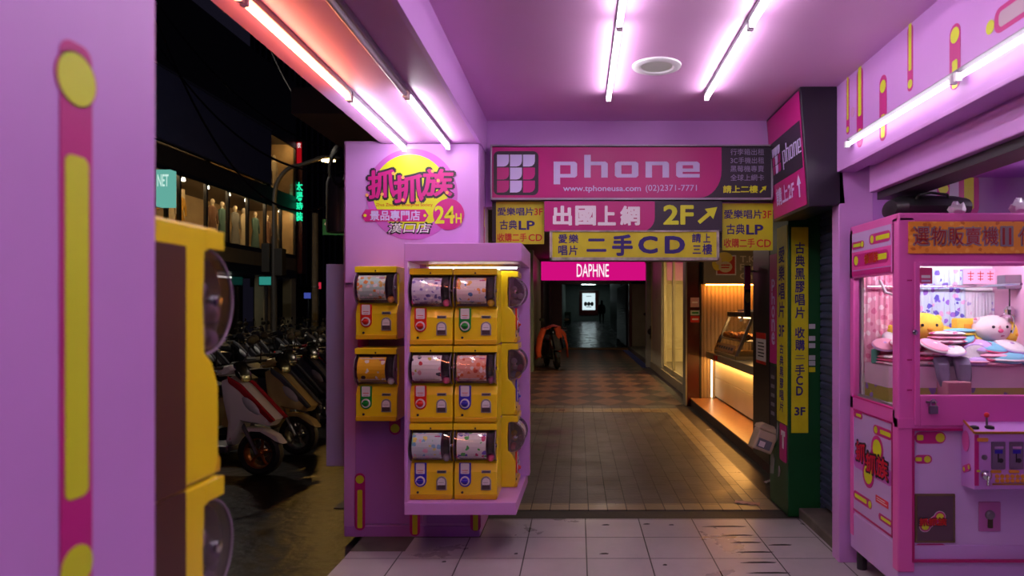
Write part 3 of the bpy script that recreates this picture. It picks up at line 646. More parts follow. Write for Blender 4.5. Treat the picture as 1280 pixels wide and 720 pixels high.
for x, y, z, rot, lb, dl_, po in (
    (-1.345, 4.56, 1.395, 0, 'yellow capsule machine with red dial and mint kitten poster, upper one outside the cabinet', RED, 'kitten'),
    (-1.345, 4.56, .85, 0, 'yellow capsule machine with green dial and bright yellow poster, lower one outside the cabinet', GRN, 'yellow'),
    (-.938, 4.37, 1.37, 0, 'yellow capsule machine with red dial and lilac poster, top row of the cabinet', RED, 'purple'),
    (-.653, 4.37, 1.37, 0, 'yellow capsule machine with green dial and peach poster, top row of the cabinet', GRN, 'peach'),
    (-.938, 4.37, .875, 0, 'yellow capsule machine with red dial and white poster, middle row of the cabinet', RED, 'red'),
    (-.653, 4.37, .875, 0, 'yellow capsule machine with blue dial and orange poster, middle row of the cabinet', BLU, 'orange'),
    (-.938, 4.37, .38, 0, 'yellow capsule machine with blue dial and sky blue poster, bottom row of the cabinet', BLU, 'blue'),
    (-.653, 4.37, .38, 0, 'yellow capsule machine with blue dial and green leafy poster, bottom row of the cabinet', BLU, 'green'),
    (-.425, 4.80, 1.37, PI/2, 'side-facing yellow capsule machine with grey capsules, topmost on the cabinet end', RED, 'purple'),
    (-.425, 4.80, .875, PI/2, 'side-facing yellow capsule machine with blue knob, middle one on the cabinet end', BLU, 'orange'),
    (-.425, 4.80, .38, PI/2, 'side-facing yellow capsule machine with plum capsules, lowest on the cabinet end', RED, 'red'),
    (-.86, 1.375, 1.27, PI, 'large close yellow capsule machine behind the near pillar, upper one with rounded top', RED, 'peach'),
    (-.86, 1.375, .775, PI, 'large close yellow capsule machine behind the near pillar, lower one', BLU, 'blue')):
    t = capsule_machine(lb, dl_, po, g); put(t, x, y, z, rot); CM.append(t)
for i_, t in enumerate(CM[-2:]):                          # the near pair show a brown side strip
    for s in (-1, 1): MB().box(s*.139, s*.143,   .125, .215, .0, .445 if i_ == 0 else .492, mat('brown_side_strip', '#4a2a22', .35, var=.15)).build('side_strip', t)
ns = thing('machine_stand', 'yellow stand carrying the close capsule machines behind the near pillar', 'stand', (-.86, 1.255, 0))
MB().box(-.135, .135, -.12, .12, .03, .775, YLD).build('stand_box', ns, bevel=.006)
for x in (-.1, .1):
    for y in (-.09, .09): MB().tube([(x, y, 0), (x, y, .03)], .02, BLK, 10).build('foot', ns)
# capsules inside the bins
def capsule(t, lx, lz, col, ly=.0, r=.021, lab=None):
    p = Matrix.Rotation(t.rotation_euler.z, 4, 'Z') @ Vector((lx, ly, lz))
    c = MB().ball((0, 0, 0), r, CAPS[col], 12, 8).build('toy_capsule'); c.location = t.location+p
    return tag(c, lab, 'toy capsule', lab+' bin')
names = ['mint poster machine', 'bright yellow poster machine', 'lilac poster machine', 'peach poster machine', 'white poster machine', 'orange poster machine', 'sky blue poster machine', 'green leafy poster machine', 'topmost side-facing machine', 'middle side-facing machine', 'lowest side-facing machine', 'upper close machine', 'lower close machine']
cl = ['grey', 'pink', 'orange', 'white', 'yellow', 'plum', 'sky']
fill = [(2, 2), (3, 3), (1, 1), (4, 4), (1, 5), (5, 1), (0, 5), (1, 1)]
for i, (a, b) in enumerate(fill):
    capsule(CM[i], .098, .268, a, lab=f'{cl[a]} toy capsule low beside the {names[i].replace(" machine", "")}', r=.024)
    capsule(CM[i], -.112, .275, b, lab=f'{cl[b]} toy capsule at the hinge end behind the {names[i].replace(" machine", "")}', r=.016)
for i, cs in ((8, (0, 0, 3, 0)), (9, (4, 6, 1, 3)), (10, (5, 1, 5, 4)), (11, (3, 0, 3, 0)), (12, (0, 3, 0, 3))):
    for k, c in enumerate(cs):
        lz = .268+.05*(k//2)+.006*(k % 2); ly = -.010+(.005 if k % 2 else -.022)+.0*k
        capsule(CM[i], -.105+.006*(k//2), lz if k < 3 else .365, c, ly=(-.014, .018, -.030, .012)[k], r=.022, lab=f'{cl[c]} toy capsule showing in the {names[i].replace(" machine", "")} dome')
        capsule(CM[i], -.055, lz, c, ly=(-.014, .018, -.030, .012)[k], r=.022, lab=f'{cl[c]} toy capsule showing in the {names[i].replace(" machine", "")} dome')
# the purple cabinet round the machines
cb = thing('machine_cabinet', 'purple open cabinet holding three rows of yellow capsule machines on the pillar', 'cabinet')
XL, XR, YF, YB = -1.092, -.352, 4.30, 5.10
fl = south(0, 0, 0); pf = Pl((0, 0, 0), (1, 0, 0), (0, 1, 0))
L_ = [(XL, YF), (XR, YF), (XR, YB), (-.684, YB), (-.684, 4.797), (XL, 4.797)]
MB().poly(pf, L_, 1.90, 2.015, PUR).build('hood', cb, bevel=.004)
MB().poly(pf, [(XL, YF), (XR-.035, YF), (XR-.02, YB), (-.684, YB), (-.684, 4.797), (XL, 4.797)], .30, .378, PUR).build('tray', cb, bevel=.004)
MB().box(XL, XL+.02, YF, 4.797, .378, 1.90, PUR).build('side_panel', cb, bevel=.003)
MB().box(XL+.02, -.684, 4.64, 4.797, .378, 1.90, PURD).build('back_panel', cb)
MB().box(-.684, XR, 5.0, YB, .378, 1.90, PUR).build('end_panel', cb, bevel=.003)
for z in (.8715, 1.3665): MB().box(XL+.02, -.515, 4.62, 4.64, z-.01, z+.004, PURD).build('shelf_rail', cb)
hl = thing('cabinet_lamp', 'slim white lamp strip under the cabinet hood above the top capsule machines', 'light', (-.72, 4.62, 1.90))
MB().box(-.30, .33, -.02, .02, -.018, 0, WHT).build('batten', hl); MB().tube([(-.28, 0, -.022), (.31, 0, -.022)], .007, emit('cabinet_lamp_glow', '#fff6f0', 9), 10).build('tube', hl)
# ---------------------------------------------------------------- claw machine
cm = thing('claw_machine', 'pink prize claw machine with lit window full of plush toys', 'claw machine', (0, 0, 0))
X0, X1, Y0, Y1 = 1.70, 2.62, 3.62, 4.26
def pt(o, *a, **k): return o
MB().box(X0+.004, X1-.004, Y0+.012, Y1, .12, .34, mat('pale_purple_cabinet', '#c8a0de', .4, var=.05)).build('skirt', cm, bevel=.004)
for x in (X0+.05, X1-.05):
    for y in (Y0+.06, Y1-.06): MB().tube([(x, y, 0), (x, y, .12)], .03, DGR, 12).build('foot', cm)
MB().box(X0+.01, X1-.01, Y0+.02, Y1-.005, .34, .98, mat('lilac_cabinet_face', '#d2b2e6', .4, var=.05)).build('lower_body', cm)
for x in (X0, X1-.09): MB().box(x, x+.09, Y0, Y0+.07, .20 if x == X0 else .2, 2.09, PNK).build('corner_post', cm, bevel=.008)
for x in (X0, X1-.04): MB().box(x, x+.04, Y1-.05, Y1, .20, 2.09, PNK).build('corner_post', cm, bevel=.005)
MB().box(X0, X1, Y0, Y1, 2.06, 2.11, PNK).build('roof', cm, bevel=.01)
def ym(px, py): return (px-CX)*Y0/F, EYE-(py-CY)*Y0/F
z1 = ym(0, 317)[1]; z2 = ym(0, 332)[1]
mb = MB(); mb.box(X0+.06, X1-.06, Y0+.005, Y0+.06, z2, 2.07, PNK); mb.box(X0, X0+.05, Y0+.05, Y1, 1.79, 2.07, PNK); mb.box(X1-.05, X1, Y0+.05, Y1, 1.79, 2.07, PNK); mb.box(X0, X1, Y1-.04, Y1, 1.79, 2.07, PNK); mb.build('header', cm)
pl = south(0, Y0, 0)
OR = splotch('orange_leaf_print', '#e8922a', ['#d87a18', '#f0a840', '#c86414'], 34, .4)
a = ym(1135, 317); hd = MB().rect(pl, a[0], a[1], X1-.05, ym(0, 277)[1], .0, .006, OR).build('name_board', cm, bevel=.001)
mb = MB()
for i, ch in enumerate('選物販賣機II代'):
    x = 1142+i*21.5; wd = 18 if ord(ch) > 128 else 8
    if ch == 'I': x = 1252 + (i-5)*8; wd = 3
    if ch == '代': x = 1273
    (u0, v1), (u1, v0) = ym(x, 285), ym(x+wd, 306)
    mb.text(pl, ch, u0-.006, v0-.006, u1+.006, v1+.006, mat('grey_outline_print', '#8a7a80', .5), .0064, .022); mb.text(pl, ch, u0, v0, u1, v1, mat('dark_red_print', '#a01c24', .45), .0078, .006)
mb.build('lettering', hd)
# door with the big pane
a, b = ym(1137, 512), ym(1152, 331); D_ = MB()
wx0 = ym(1149, 0)[0]; wz0 = ym(0, 494)[1]; wz1 = z2-.002
D_.box(X0+.085, wx0, Y0-.012, Y0+.03, .98, z2+.02, PNK); D_.box(X1-.12, X1-.085, Y0-.012, Y0+.03, .98, z2+.02, PNK); D_.box(wx0, X1-.12, Y0-.012, Y0+.03, .98, wz0, PNK); D_.box(wx0, X1-.12, Y0-.012, Y0+.03, wz1, z2+.02, PNK)
dr = D_.build('door', cm, bevel=.004)
MB().box(wx0, X1-.12, Y0+.006, Y0+.012, wz0, wz1, GLS).build('front_pane', cm)
MB().box(X0+.012, X0+.018, Y0+.07, Y1-.05, 1.06, 1.80, GLS).build('side_pane', cm)
MB().lathe((wx0-.03, Y0-.012, 1.475), [(.014, 0), (.014, .008), (.006, .012), (0, .012)], CHR, (0, -1, 0), 16).build('door_lock', dr)
for z in (1.75, 1.33, 1.17): MB().box(wx0-.07, wx0-.045, Y0-.015, Y0-.011, z-.004, z+.004, MAGD).build('hinge_slot', dr)
mb = MB(); u, v = ym(1148, 343); mb.rect(pl, u, v-.05, u+.065, v+.035, .013, .016, mat('rose_tag', '#c8407a', .4), .004); mb.rect(pl, u+.008, v-.02, u+.055, v-.005, .016, .0166, PAPER); mb.rect(pl, u+.008, v-.04, u+.055, v-.03, .016, .0166, LILAC); mb.build('notice_tag', dr)
mb = MB(); mb.box(X0, X1, Y0-.004, Y0+.05, .965, 1.02, PNK); mb.box(X0, X0+.03, Y0+.04, Y1, .985, 1.06, PNK); mb.box(X0-.002, X0+.02, Y0+.06, Y1-.04, 1.055, 1.065, PNKD); mb.build('sill_rail', cm, bevel=.003)
# lower front panel
mb = MB(); zz = ym(0, 700)[1]; u = ym(1140, 0)[0]
mb.rect(pl, u, zz-.0, u+.012, .965, -.02, .004, MAGD); mb.rect(pl, u, zz-.012, X1-.08, zz, -.02, .004, MAGD); mb.rect(pl, u, .953, X1-.08, .966, -.02, .006, MAGD); mb.build('panel_trim', cm)
def hbar(mb, pl, u0, u1, v, w, pcs, m=MAG, d=.0):
    mb.rect(pl, u0, v-w/2, u1, v+w/2, d+.0004, d+.0016, m, w/2-.001)
    for p in pcs:
        if p[0] == 'o': mb.poly(pl, circ(w*.38, 18, p[1], v), d+.0016, d+.0026, YEL)
        else: mb.rect(pl, p[1], v-w*.22, p[2], v+w*.22, d+.0016, d+.0026, YEL, w*.1)
lp = south(0, Y0+.02, 0)
def yl(px, py): return (px-CX)*(Y0+.02)/F, EYE-(py-CY)*(Y0+.02)/F
for x0, x1, y, w, pcs in ((1180, 1276, 522, 14, (('o', 1189), ('o', 1201), ('b', 1238, 1248), ('o', 1266))), (1143, 1182, 547, 15, (('b', 1146, 1154), ('o', 1175))), (1143, 1165, 574, 11, (('b', 1144, 1152), ('o', 1159))), (1143, 1183, 686, 13, (('o', 1150), ('o', 1176)))):
    mb = MB(); hbar(mb, lp, yl(x0, 0)[0], yl(x1, 0)[0], yl(0, y)[1], w*.00427, [(p[0],)+tuple(yl(t, 0)[0] for t in p[1:]) for p in pcs])
    if y == 522: a, b = yl(1206, 528), yl(1236, 517); mb.text(lp, '抓抓族', a[0], a[1], b[0], b[1], MAGD, .003, .03)
    mb.build('bar_print', cm)
# control box
(cx0, cz1), (cx1, cz0) = (ym(1203, 536)), (X1-.1, .70)
cz1 = .955; cbx = MB(); yb = Y0-.14
a = P(1218, 612, yb); b = P(1212, 541, yb)
x0 = a.x; zt = b.z; zb = a.z
cbx.loft([[(1.70+.345, Y0+.02, zb-.02), (X1-.11, Y0+.02, zb-.02), (X1-.11, Y0+.02, zt+.045), (1.70+.345, Y0+.02, zt+.045)],
          [(x0, yb, zb), (X1-.13, yb, zb), (X1-.13, yb, zt), (x0, yb, zt)]], mat('control_box_lilac', '#c48ad8', .35, var=.05), sm=False)
cbo = cbx.build('control_box', cm, bevel=.004)
BR = mat('brass_edge', '#c8963c', .3, .8); cp = south(0, yb, 0)
mb = MB(); mb.tube([(x0, yb, zt), (X1-.13, yb, zt)], .007, BR, 8); mb.tube([(x0, yb, zt), (2.045, Y0+.0, zt+.043)], .006, BR, 8); mb.tube([(x0+.09, yb-.004, zb+.028), (X1-.13, yb-.004, zb+.028)], .004, BR, 8); mb.build('edging', cbo)
mb = MB(); mb.rect(cp, x0, zb+.02, x0+.022, zt-.01, 0, .002, MAG); mb.rect(cp, x0+.012, zt-.045, x0+.07, zt-.025, .002, .003, mat('amber_print', '#d8902a', .4), .008); mb.rect(cp, x0+.01, zb+.09, x0+.03, zb+.10, .002, .003, YEL, .004); mb.build('panel_print', cbo)
for k in range(2):
    u = x0+.085+k*.092; mb = MB(); mb.rect(cp, u, zb+.105, u+.07, zt-.045, 0, .006, STL, .004); mb.rect(cp, u+.015, zt-.105, u+.055, zt-.085, .006, .0075, BLU); mb.rect(cp, u+.012, zt-.08, u+.058, zt-.068, .006, .009, CHR)
    mb.rect(cp, u+.03, zb+.14, u+.036, zb+.185, .006, .0066, BLK); mb.poly(cp, circ(.012, 14, u+.045, zb+.15), .006, .011, DGR); mb.build('coin_slot', cbo, bevel=.0015)
    MB().rect(cp, u-.002, zb+.085, u+.05, zb+.10, .0, .004, mat('amber_print', '', .4), .006).build('price_tag', cbo)
MB().lathe((x0+.05, yb, zb+.165), [(.014, 0), (.014, .006), (.008, .008), (0, .008)], STL, (0, -1, 0), 14).build('cam_lock', cbo)
mb = MB(); mb.lathe((x0+.055, yb, zb+.075), [(.026, 0), (.024, .02), (.012, .03), (0, .03)], CHR, (0, -1, 0), 18); mb.tube([(x0+.055, yb-.03, zb+.075), (x0+.045, yb-.04, zb+.03)], .006, CHR, 8); mb.build('coin_return', cbo)
for r in range(2):
    for c in range(6): MB().poly(cp, circ(.0105, 14, x0+.115+c*.026, zb+.068-r*.022), 0, .004, mat('amber_print', '', .4)).build('dot_print', cbo)
for x, m in ((x0+.03, BLK), (x0+.11, BLK)):
    MB().lathe((x, yb+.055, zt+.018), [(.024, -.006), (.022, .006), (.01, .010), (0, .01)], m, n=16).build('push_button', cbo)
mb = MB(); mb.tube([(x0+.105, yb+.07, zt+.02), (x0+.105, yb+.07, zt+.07)], .006, STL, 8); mb.ball((x0+.105, yb+.07, zt+.08), .014, RED, 12, 8); mb.build('joystick', cbo)
sd = Pl((0, 0, 0), (0, 0, 1), (0, 0, 1))
ov = Pl(((x0+2.045)/2-.001, (yb+Y0+.02)/2, 0), (Vector((x0, yb, 0))-Vector((2.045, Y0+.02, 0))).normalized(), (0, 0, 1))
mb = MB(); mb.poly(ov, circ(.042, 24, -.015, zt-.06, .055), .001, .003, mat('rose_oval_print', '#d052a4', .4)); c = ov.at(-.005, zb+.09).rot(R(22)); mb.rect(c, -.05, -.018, .05, .018, .001, .003, MAG, .015); mb.poly(c, circ(.012, 14, -.032, 0), .003, .004, YEL); mb.poly(c, circ(.012, 14, .032, 0), .003, .004, YEL); mb.build('side_print', cbo)
# prize door
(u0, v1), (u1, v0) = yl(1143, 617), yl(1193, 678)
mb = MB(); mb.rect(lp, u0, v0, u1, v1, -.001, .010, mat('bronze_frame', '#7a6a48', .35, .6)); pdr = mb.build('prize_door', cm, bevel=.003)
mb = MB(); mb.rect(lp, u0+.010, v0+.012, u1-.012, v1-.010, .010, .012, mat('smoked_plastic', '#5c4652', .15, var=.1)); mb.build('flap', pdr)
def bone(mb, pl, u, v, s, a, d):
    c = pl.at(u, v).rot(a)
    for k, m, dd in ((1.0, PAPER, d), (.9, MAG, d+.0012)):
        mb.poly(c, circ(.42*s*k, 22, .62*s, 0), dd, dd+.001, m); mb.poly(c, circ(.42*s*k, 22, -.62*s, 0), dd+.0002, dd+.0012, m); mb.rect(c, -.7*s, -.3*s*k, .7*s, .3*s*k, dd+.0004, dd+.0014, m)
    for t in (-.62, .62): mb.poly(c, circ(.27*s, 18, t*s, 0), d+.003, d+.004, YEL)
a = yl(1164, 651); mb = MB(); bone(mb, lp, a[0], a[1], .075, R(32), .012)
mb.text(lp, '抓抓族', a[0]-.075, a[1]-.022, a[0]+.075, a[1]+.022, INKB, .0165, .04); mb.text(lp, '抓抓族', a[0]-.072, a[1]-.019, a[0]+.072, a[1]+.019, RED, .018, .02); mb.build('sticker', pdr)
# lock plate, lower slot plate
(u0, v1), (u1, v0) = yl(1223, 627), yl(1250, 664)
lk = MB().rect(lp, u0, v0, u1, v1, -.001, .006, mat('rose_plate', '#c070b4', .4), .006).build('lock_plate', cm, bevel=.001)
mb = MB(); mb.lathe(tuple(lp((u0+u1)/2, (v0+v1)/2+.01, .006)), [(.026, 0), (.024, .008), (.014, .014), (.0, .014)], STL, (0, -1, 0), 18); mb.rect(lp, (u0+u1)/2-.012, v0+.02, (u0+u1)/2+.012, (v0+v1)/2, .006, .014, mat('old_bronze', '#5a5240', .4, .7), .004); mb.build('lock_barrel', lk)
a, b = yl(1220, 692), yl(1258, 685); MB().rect(lp, a[0], a[1], b[0], b[1], -.001, .005, MATS['rose_plate'], .004).build('vent_plate', cm)
# printed side panels
wl = west(X0+.008, 0, 0)
def onw(px, py): d = (X0+.008)*F/(px-CX); return -d, EYE-(py-CY)*d/F
mb = MB(); mb.box(X0+.004, X0+.02, Y0+.07, Y1-.03, .36, .985, mat('lilac_side_panel', '#c0a2d6', .45, var=.05)); sp_ = mb.build('side_panel', cm)
ws = west(X0+.004, 0, 0)
mb = MB()
for a in ((-Y1+.03, .975, -Y0-.07, .99), (-Y1+.03, .36, -Y0-.07, .372), (-Y1+.03, .36, -Y1+.042, .99), (-Y0-.082, .36, -Y0-.07, .99)): mb.rect(ws, *a, 0, .003, MAGD)
mb.build('panel_border', sp_)
uc = -(Y0+Y1)/2
mb = MB()
for u0, u1, v, pcs in ((-4.21, -4.08, .955, (('b', -4.17, -4.10),)), (-3.93, -3.70, .91, (('o', -3.895), ('b', -3.84, -3.71))), (-4.21, -3.95, .46, (('b', -4.19, -4.02), ('o', -3.975))), (-3.86, -3.70, .43, (('b', -3.83, -3.71),))):
    hbar(mb, ws, u0, u1, v, .055 if len(pcs) > 1 else .04, pcs)
mb.build('bar_print', sp_)
mb = MB()
c = ws.at(uc, .715).rot(R(55))
mb.rect(c, -.15, -.055, .15, .055, .0003, .0012, MAG, .05)
for t in (-.105, .105): mb.poly(c, circ(.078, 26, t, 0), .0005, .0016, MAG); mb.poly(c, circ(.056, 24, t, 0), .0016, .0026, YEL)
mb.rect(ws, uc-.27, .63, uc+.25, .72, .0003, .0010, mat('orchid_print', '', .4), .04)
for i, ch in enumerate('抓抓族'):
    u = uc-.225+i*.145; v = .685-(i % 2)*.02-i*.015
    mb.text(ws, ch, u-.008, v-.008, u+.143, v+.118, DRK, .0028, .045); mb.text(ws, ch, u, v, u+.135, v+.11, mat('crimson_print', '#d0143c', .4), .0044, .018)
mb.build('emblem', sp_)
mb = MB(); mb.rect(ws, uc+.04, .50, uc+.20, .54, .0004, .0014, mat('crimson_print', '', .4), .004); mb.rect(ws, uc+.055, .513, uc+.185, .517, .0014, .002, PAPER); mb.rect(ws, uc+.055, .525, uc+.16, .529, .0014, .002, PAPER); mb.build('caption_tag', sp_)
wt = west(X0-.001, 0, 0)
mb = MB(); mb.rect(west(X0, 0, 0), -Y1+.04, 1.80, -Y0-.075, 2.06, -.002, .003, mat('lilac_side_panel', '', .4)); ts = mb.build('top_side_panel', cm)
wt = west(X0-.003, 0, 0); mb = MB()
mb.rect(wt, -Y1+.04, 1.80, -Y0-.075, 1.83, .0, .0014, MAG); mb.rect(wt, -Y1+.04, 1.835, -Y0-.075, 1.945, .0003, .0016, mat('pink_band_print', '#e04ea8', .4)); 
hbar(mb, wt, -4.22, -4.04, 1.985, .045, (('b', -4.2, -4.09), ('o', -4.065))); hbar(mb, wt, -3.97, -3.70, 2.0, .06, (('o', -3.93), ('b', -3.88, -3.71)))
hbar(mb, wt, -4.2, -3.72, 1.892, .075, (('o', -4.15), ('o', -4.0), ('b', -3.9, -3.74)), MAG, .0016)
mb.text(wt, '抓抓族', -4.02, 1.865, -3.84, 1.925, INKR, .006, .03); mb.build('bar_print', ts)
# inside of the machine
inn = MB(); inn.box(X0+.05, X1-.05, Y1-.075, Y1-.05, 1.06, 2.0, WHT); inn.box(X1-.075, X1-.05, Y0+.07, Y1-.07, 1.06, 2.0, mat('inner_pink_wall', '#e8b8d8', .5)); inn.box(X0+.05, X1-.05, Y0+.05, Y1-.05, 1.96, 1.99, WHT); inn.build('inner_wall', cm)
PKP = splotch('pink_hippo_cloth', '#eba6c0', ['#f8d4e2', '#d6709a', '#f8e2ea', '#d07a9c'], 26, .45, dens=.9)
BLP = splotch('blue_flower_cloth', '#c8e0f0', ['#7a6ad0', '#9a70d8', '#e0b0e0', '#5a58c0'], 24, .40, dens=.85)
mb = MB(); n = 26; vs = []; fs = []
def drape(name, x0, x1, z0, z1, y, m, amp=.006, fr=9):
    vs = []; fs = []; n = 30
    for i in range(n+1):
        x = x0+(x1-x0)*i/n; yy = y+amp*math.sin(fr*2*PI*i/n)
        vs += [(x, yy, z0), (x, yy, z1), (x, yy+.004, z0), (x, yy+.004, z1)]
    for i in range(n):
        a = 4*i; b = a+4; fs += [(a, b, b+1, a+1), (a+2, a+3, b+3, b+2), (a+1, b+1, b+3, a+3), (a, a+2, b+2, b)]
    return MB().add(vs, fs, m, True).build(name)
tag(drape('backing_cloth', X0+.05, 2.08, 1.2, 1.84, Y1-.09, PKP), 'pink cloth printed with pale animals hung at the back of the claw machine', 'cloth', 'cloths at the back of the claw machine')
tag(drape('backing_cloth', 2.08, 2.37, 1.2, 1.84, Y1-.09, BLP), 'pale blue cloth with violet flowers hung inside the claw machine', 'cloth', 'cloths at the back of the claw machine')
tag(drape('backing_cloth', 2.37, 2.55, 1.2, 1.70, Y1-.09, splotch('white_flower_cloth', '#e4e2f0', ['#b0a8e0', '#e0c0e0'], 26, .36)), 'white cloth with faint flowers under the pink notice inside the claw machine', 'cloth', 'cloths at the back of the claw machine')
ntc = thing('notice_sheet', 'pink notice with red brush characters at the top of the claw machine window', 'notice', (2.46, Y1-.10, 1.80))
MB().box(-.11, .09, -.002, .0, -.05, .045, mat('pink_sheet', '#f0b8dc', .5)).build('sheet', ntc)
mb = MB(); ps = south(2.46-2.46, -.002, 0)
for i in range(3):
    u = -.085+i*.06; mb.rect(ps, u, .012, u+.04, .018, .0004, .001, INKR); mb.rect(ps, u+.017, -.03, u+.022, .03, .0004, .001, INKR); mb.rect(ps, u+.004, -.022, u+.036, -.017, .0004, .001, INKR); mb.rect(ps, u+.004, -.004, u+.034, .0, .0004, .001, INKR)
mb.build('brush_marks', ntc)
rr_ = thing('gantry_rail', 'chrome claw rail running across inside the pink claw machine', 'rail'); MB().tube([(X0+.05, Y1-.14, 1.735), (X1-.05, Y1-.14, 1.735)], .008, CHR, 10).build('bar', rr_)
MB().tube([(2.42, Y1-.14, 1.735), (2.42, Y0+.1, 1.735)], .008, CHR, 10).build('cross_bar', rr_)
cw = thing('claw', 'chrome grabbing claw with hanging cable inside the claw machine', 'claw', (2.50, 3.95, 1.735))
MB().box(-.05, .05, -.04, .04, -.02, .06, STL).build('trolley', cw, bevel=.004); MB().tube([(0, 0, -.02), (0, 0, -.12)], .004, BLK, 6).build('cable', cw); MB().lathe((0, 0, -.17), [(0, 0), (.025, 0), (.03, .03), (.015, .05), (0, .05)], CHR, n=18).build('claw_head', cw)
for k in range(3):
    a = 2*PI*k/3+.3; f = lambda r, z: (r*math.cos(a), r*math.sin(a), z); MB().tube([f(.02, -.165), f(.065, -.19), f(.07, -.24), f(.04, -.275)], .004, CHR, 8).build('finger', cw)
MB().tube([(-.75, .0, .03), (-.73, -.03, -.04), (-.68, -.05, -.06), (-.62, -.03, -.03), (-.6, 0, .04)], .008, mat('white_cord', '#d8d4dc', .4), 8).build('loop_cable', cw)
# lit lamp inside
lm = thing('machine_lamp', 'bright white lamp tube inside the roof of the claw machine', 'light', (2.16, 3.72, 1.955)); MB().box(-.36, .36, -.02, .02, -.02, 0, WHT).build('batten', lm); MB().tube([(-.34, 0, -.03), (.34, 0, -.03)], .011, emit('machine_lamp_glow', '#fbf0ff', 75), 10).build('tube', lm)
# prize platform, band and toys
tag(MB().box(X0+.05, X1-.06, Y0+.22, Y1-.10, 1.155, 1.275, mat('pale_pink_platform', '#e8c4dc', .6)).box(X0+.05, X1-.06, Y0+.22, Y1-.10, 1.07, 1.155, splotch('olive_band_print', '#a39a4a', ['#8a6ab8', '#d8c028', '#6a5a90'], 16, .35)).build('prize_platform'), 'pale platform with an olive printed band carrying the plush prizes', 'platform')
MB().box(X0+.03, X1-.03, Y0+.03, Y1-.05, 1.03, 1.075, mat('machine_floor_grey', '#a09aa0', .5)).build('deck', cm)
MB().box(2.02, 2.15, Y0+.10, Y0+.22, 1.075, 1.20, mat('rose_chute', '#b87a88', .4)).build('prize_chute', cm, bevel=.006)
random.seed(5)
PL = {k: mat('plush_'+k, c, .9, var=.08, scale=30, bump=.4) for k, c in (('yellow', '#f2d04a'), ('pink', '#f0a8c4'), ('rose', '#e0608c'), ('white', '#f2eaf0'), ('aqua', '#7cc4dc'), ('lilac', '#c8a8e4'), ('orange', '#f0aa38'), ('grey', '#7a708a'), ('teal', '#5ca494'))}
PRT = {'candy': splotch('plush_candy_stripe', '#f2e4ec', ['#e0608c', '#f0a8c4', '#f6eef4'], 26, .42, .9), 'face': splotch('plush_dotted', '#f4e0e4', ['#e8a0b0', '#c87898'], 24, .25, .9, .5)}
def eyes(o, r, y, z, k):
    for s in (-1, 1): MB().ball((s*r*.35, y, z), r*.08, BLK, 8, 6).build('eye', o)
    MB().ball((0, y-r*.03, z-r*.2), (r*.16, r*.1, r*.11), k, 10, 6).build('muzzle', o)
def plush(kind, x, y, z, r, m, lab, rot=0, tilt=0, m2=None):
    o = thing('plush_toy', lab, 'plush toy', (x, y, z), rot, 'plush prizes in the claw machine'); o.rotation_euler = (tilt, 0, rot)
    if kind == 'round':
        MB().ball((0, 0, r*.72), (r, r*.8, r*.74), m, 20, 12).build('body', o); eyes(o, r, -r*.72, r*.85, m2 or PL['white'])
        for s in (-1, 1): MB().ball((s*r*.78, 0, r*1.15), (r*.2, r*.15, r*.2), m, 12, 8).build('ear', o)
    elif kind == 'cushion':
        mb = MB(); prof = [(0, 0), (r*.7, 0.0), (r*.97, r*.12), (r, r*.2), (r*.9, r*.33), (r*.6, r*.42), (0, r*.44)]; mb.lathe((0, 0, 0), prof, m, n=26); mb.build('body', o)
        MB().lathe((0, 0, r*.20), [(r*.985, -.006), (r*1.03, 0), (r*.985, .006)], m2 or PL['rose'], n=26).build('piping', o)
        MB().ball((0, 0, r*.44), (r*.14, r*.14, r*.04), m2 or PL['rose'], 10, 6).build('button', o)
    elif kind == 'folded':
        for k in range(3): MB().ball((0, 0, r*(.12+.2*k)), (r*(1.0-.05*k), r*.62, r*.13), (m, m2 or PL['rose'], m)[k], 18, 8).build('fold', o)
    elif kind == 'fan':
        mb = MB(); pl = south(0, 0, 0); mb.poly(pl, [(-r, 0)]+circ(r, 20, 0, 0, None, PI, 0)[1:-1]+[(r, 0)], -r*.12, r*.12, m); mb.build('body', o, bevel=r*.08, seg=3)
        MB().tube([pl(r*.98*math.cos(t), r*.98*math.sin(t), 0) for t in [PI*i/16 for i in range(17)]], r*.12, m2 or PL['lilac'], 10).build('rim', o)
    elif kind == 'slab':
        MB().box(-r, r, -r*.35, r*.35, 0, r*1.5, m).build('body', o, bevel=r*.14, seg=3); MB().box(-r*.5, r*.5, -r*.38, -r*.33, r*.4, r*1.1, m2 or PL['white']).build('patch', o, bevel=r*.06)
    return o
ZP = 1.277
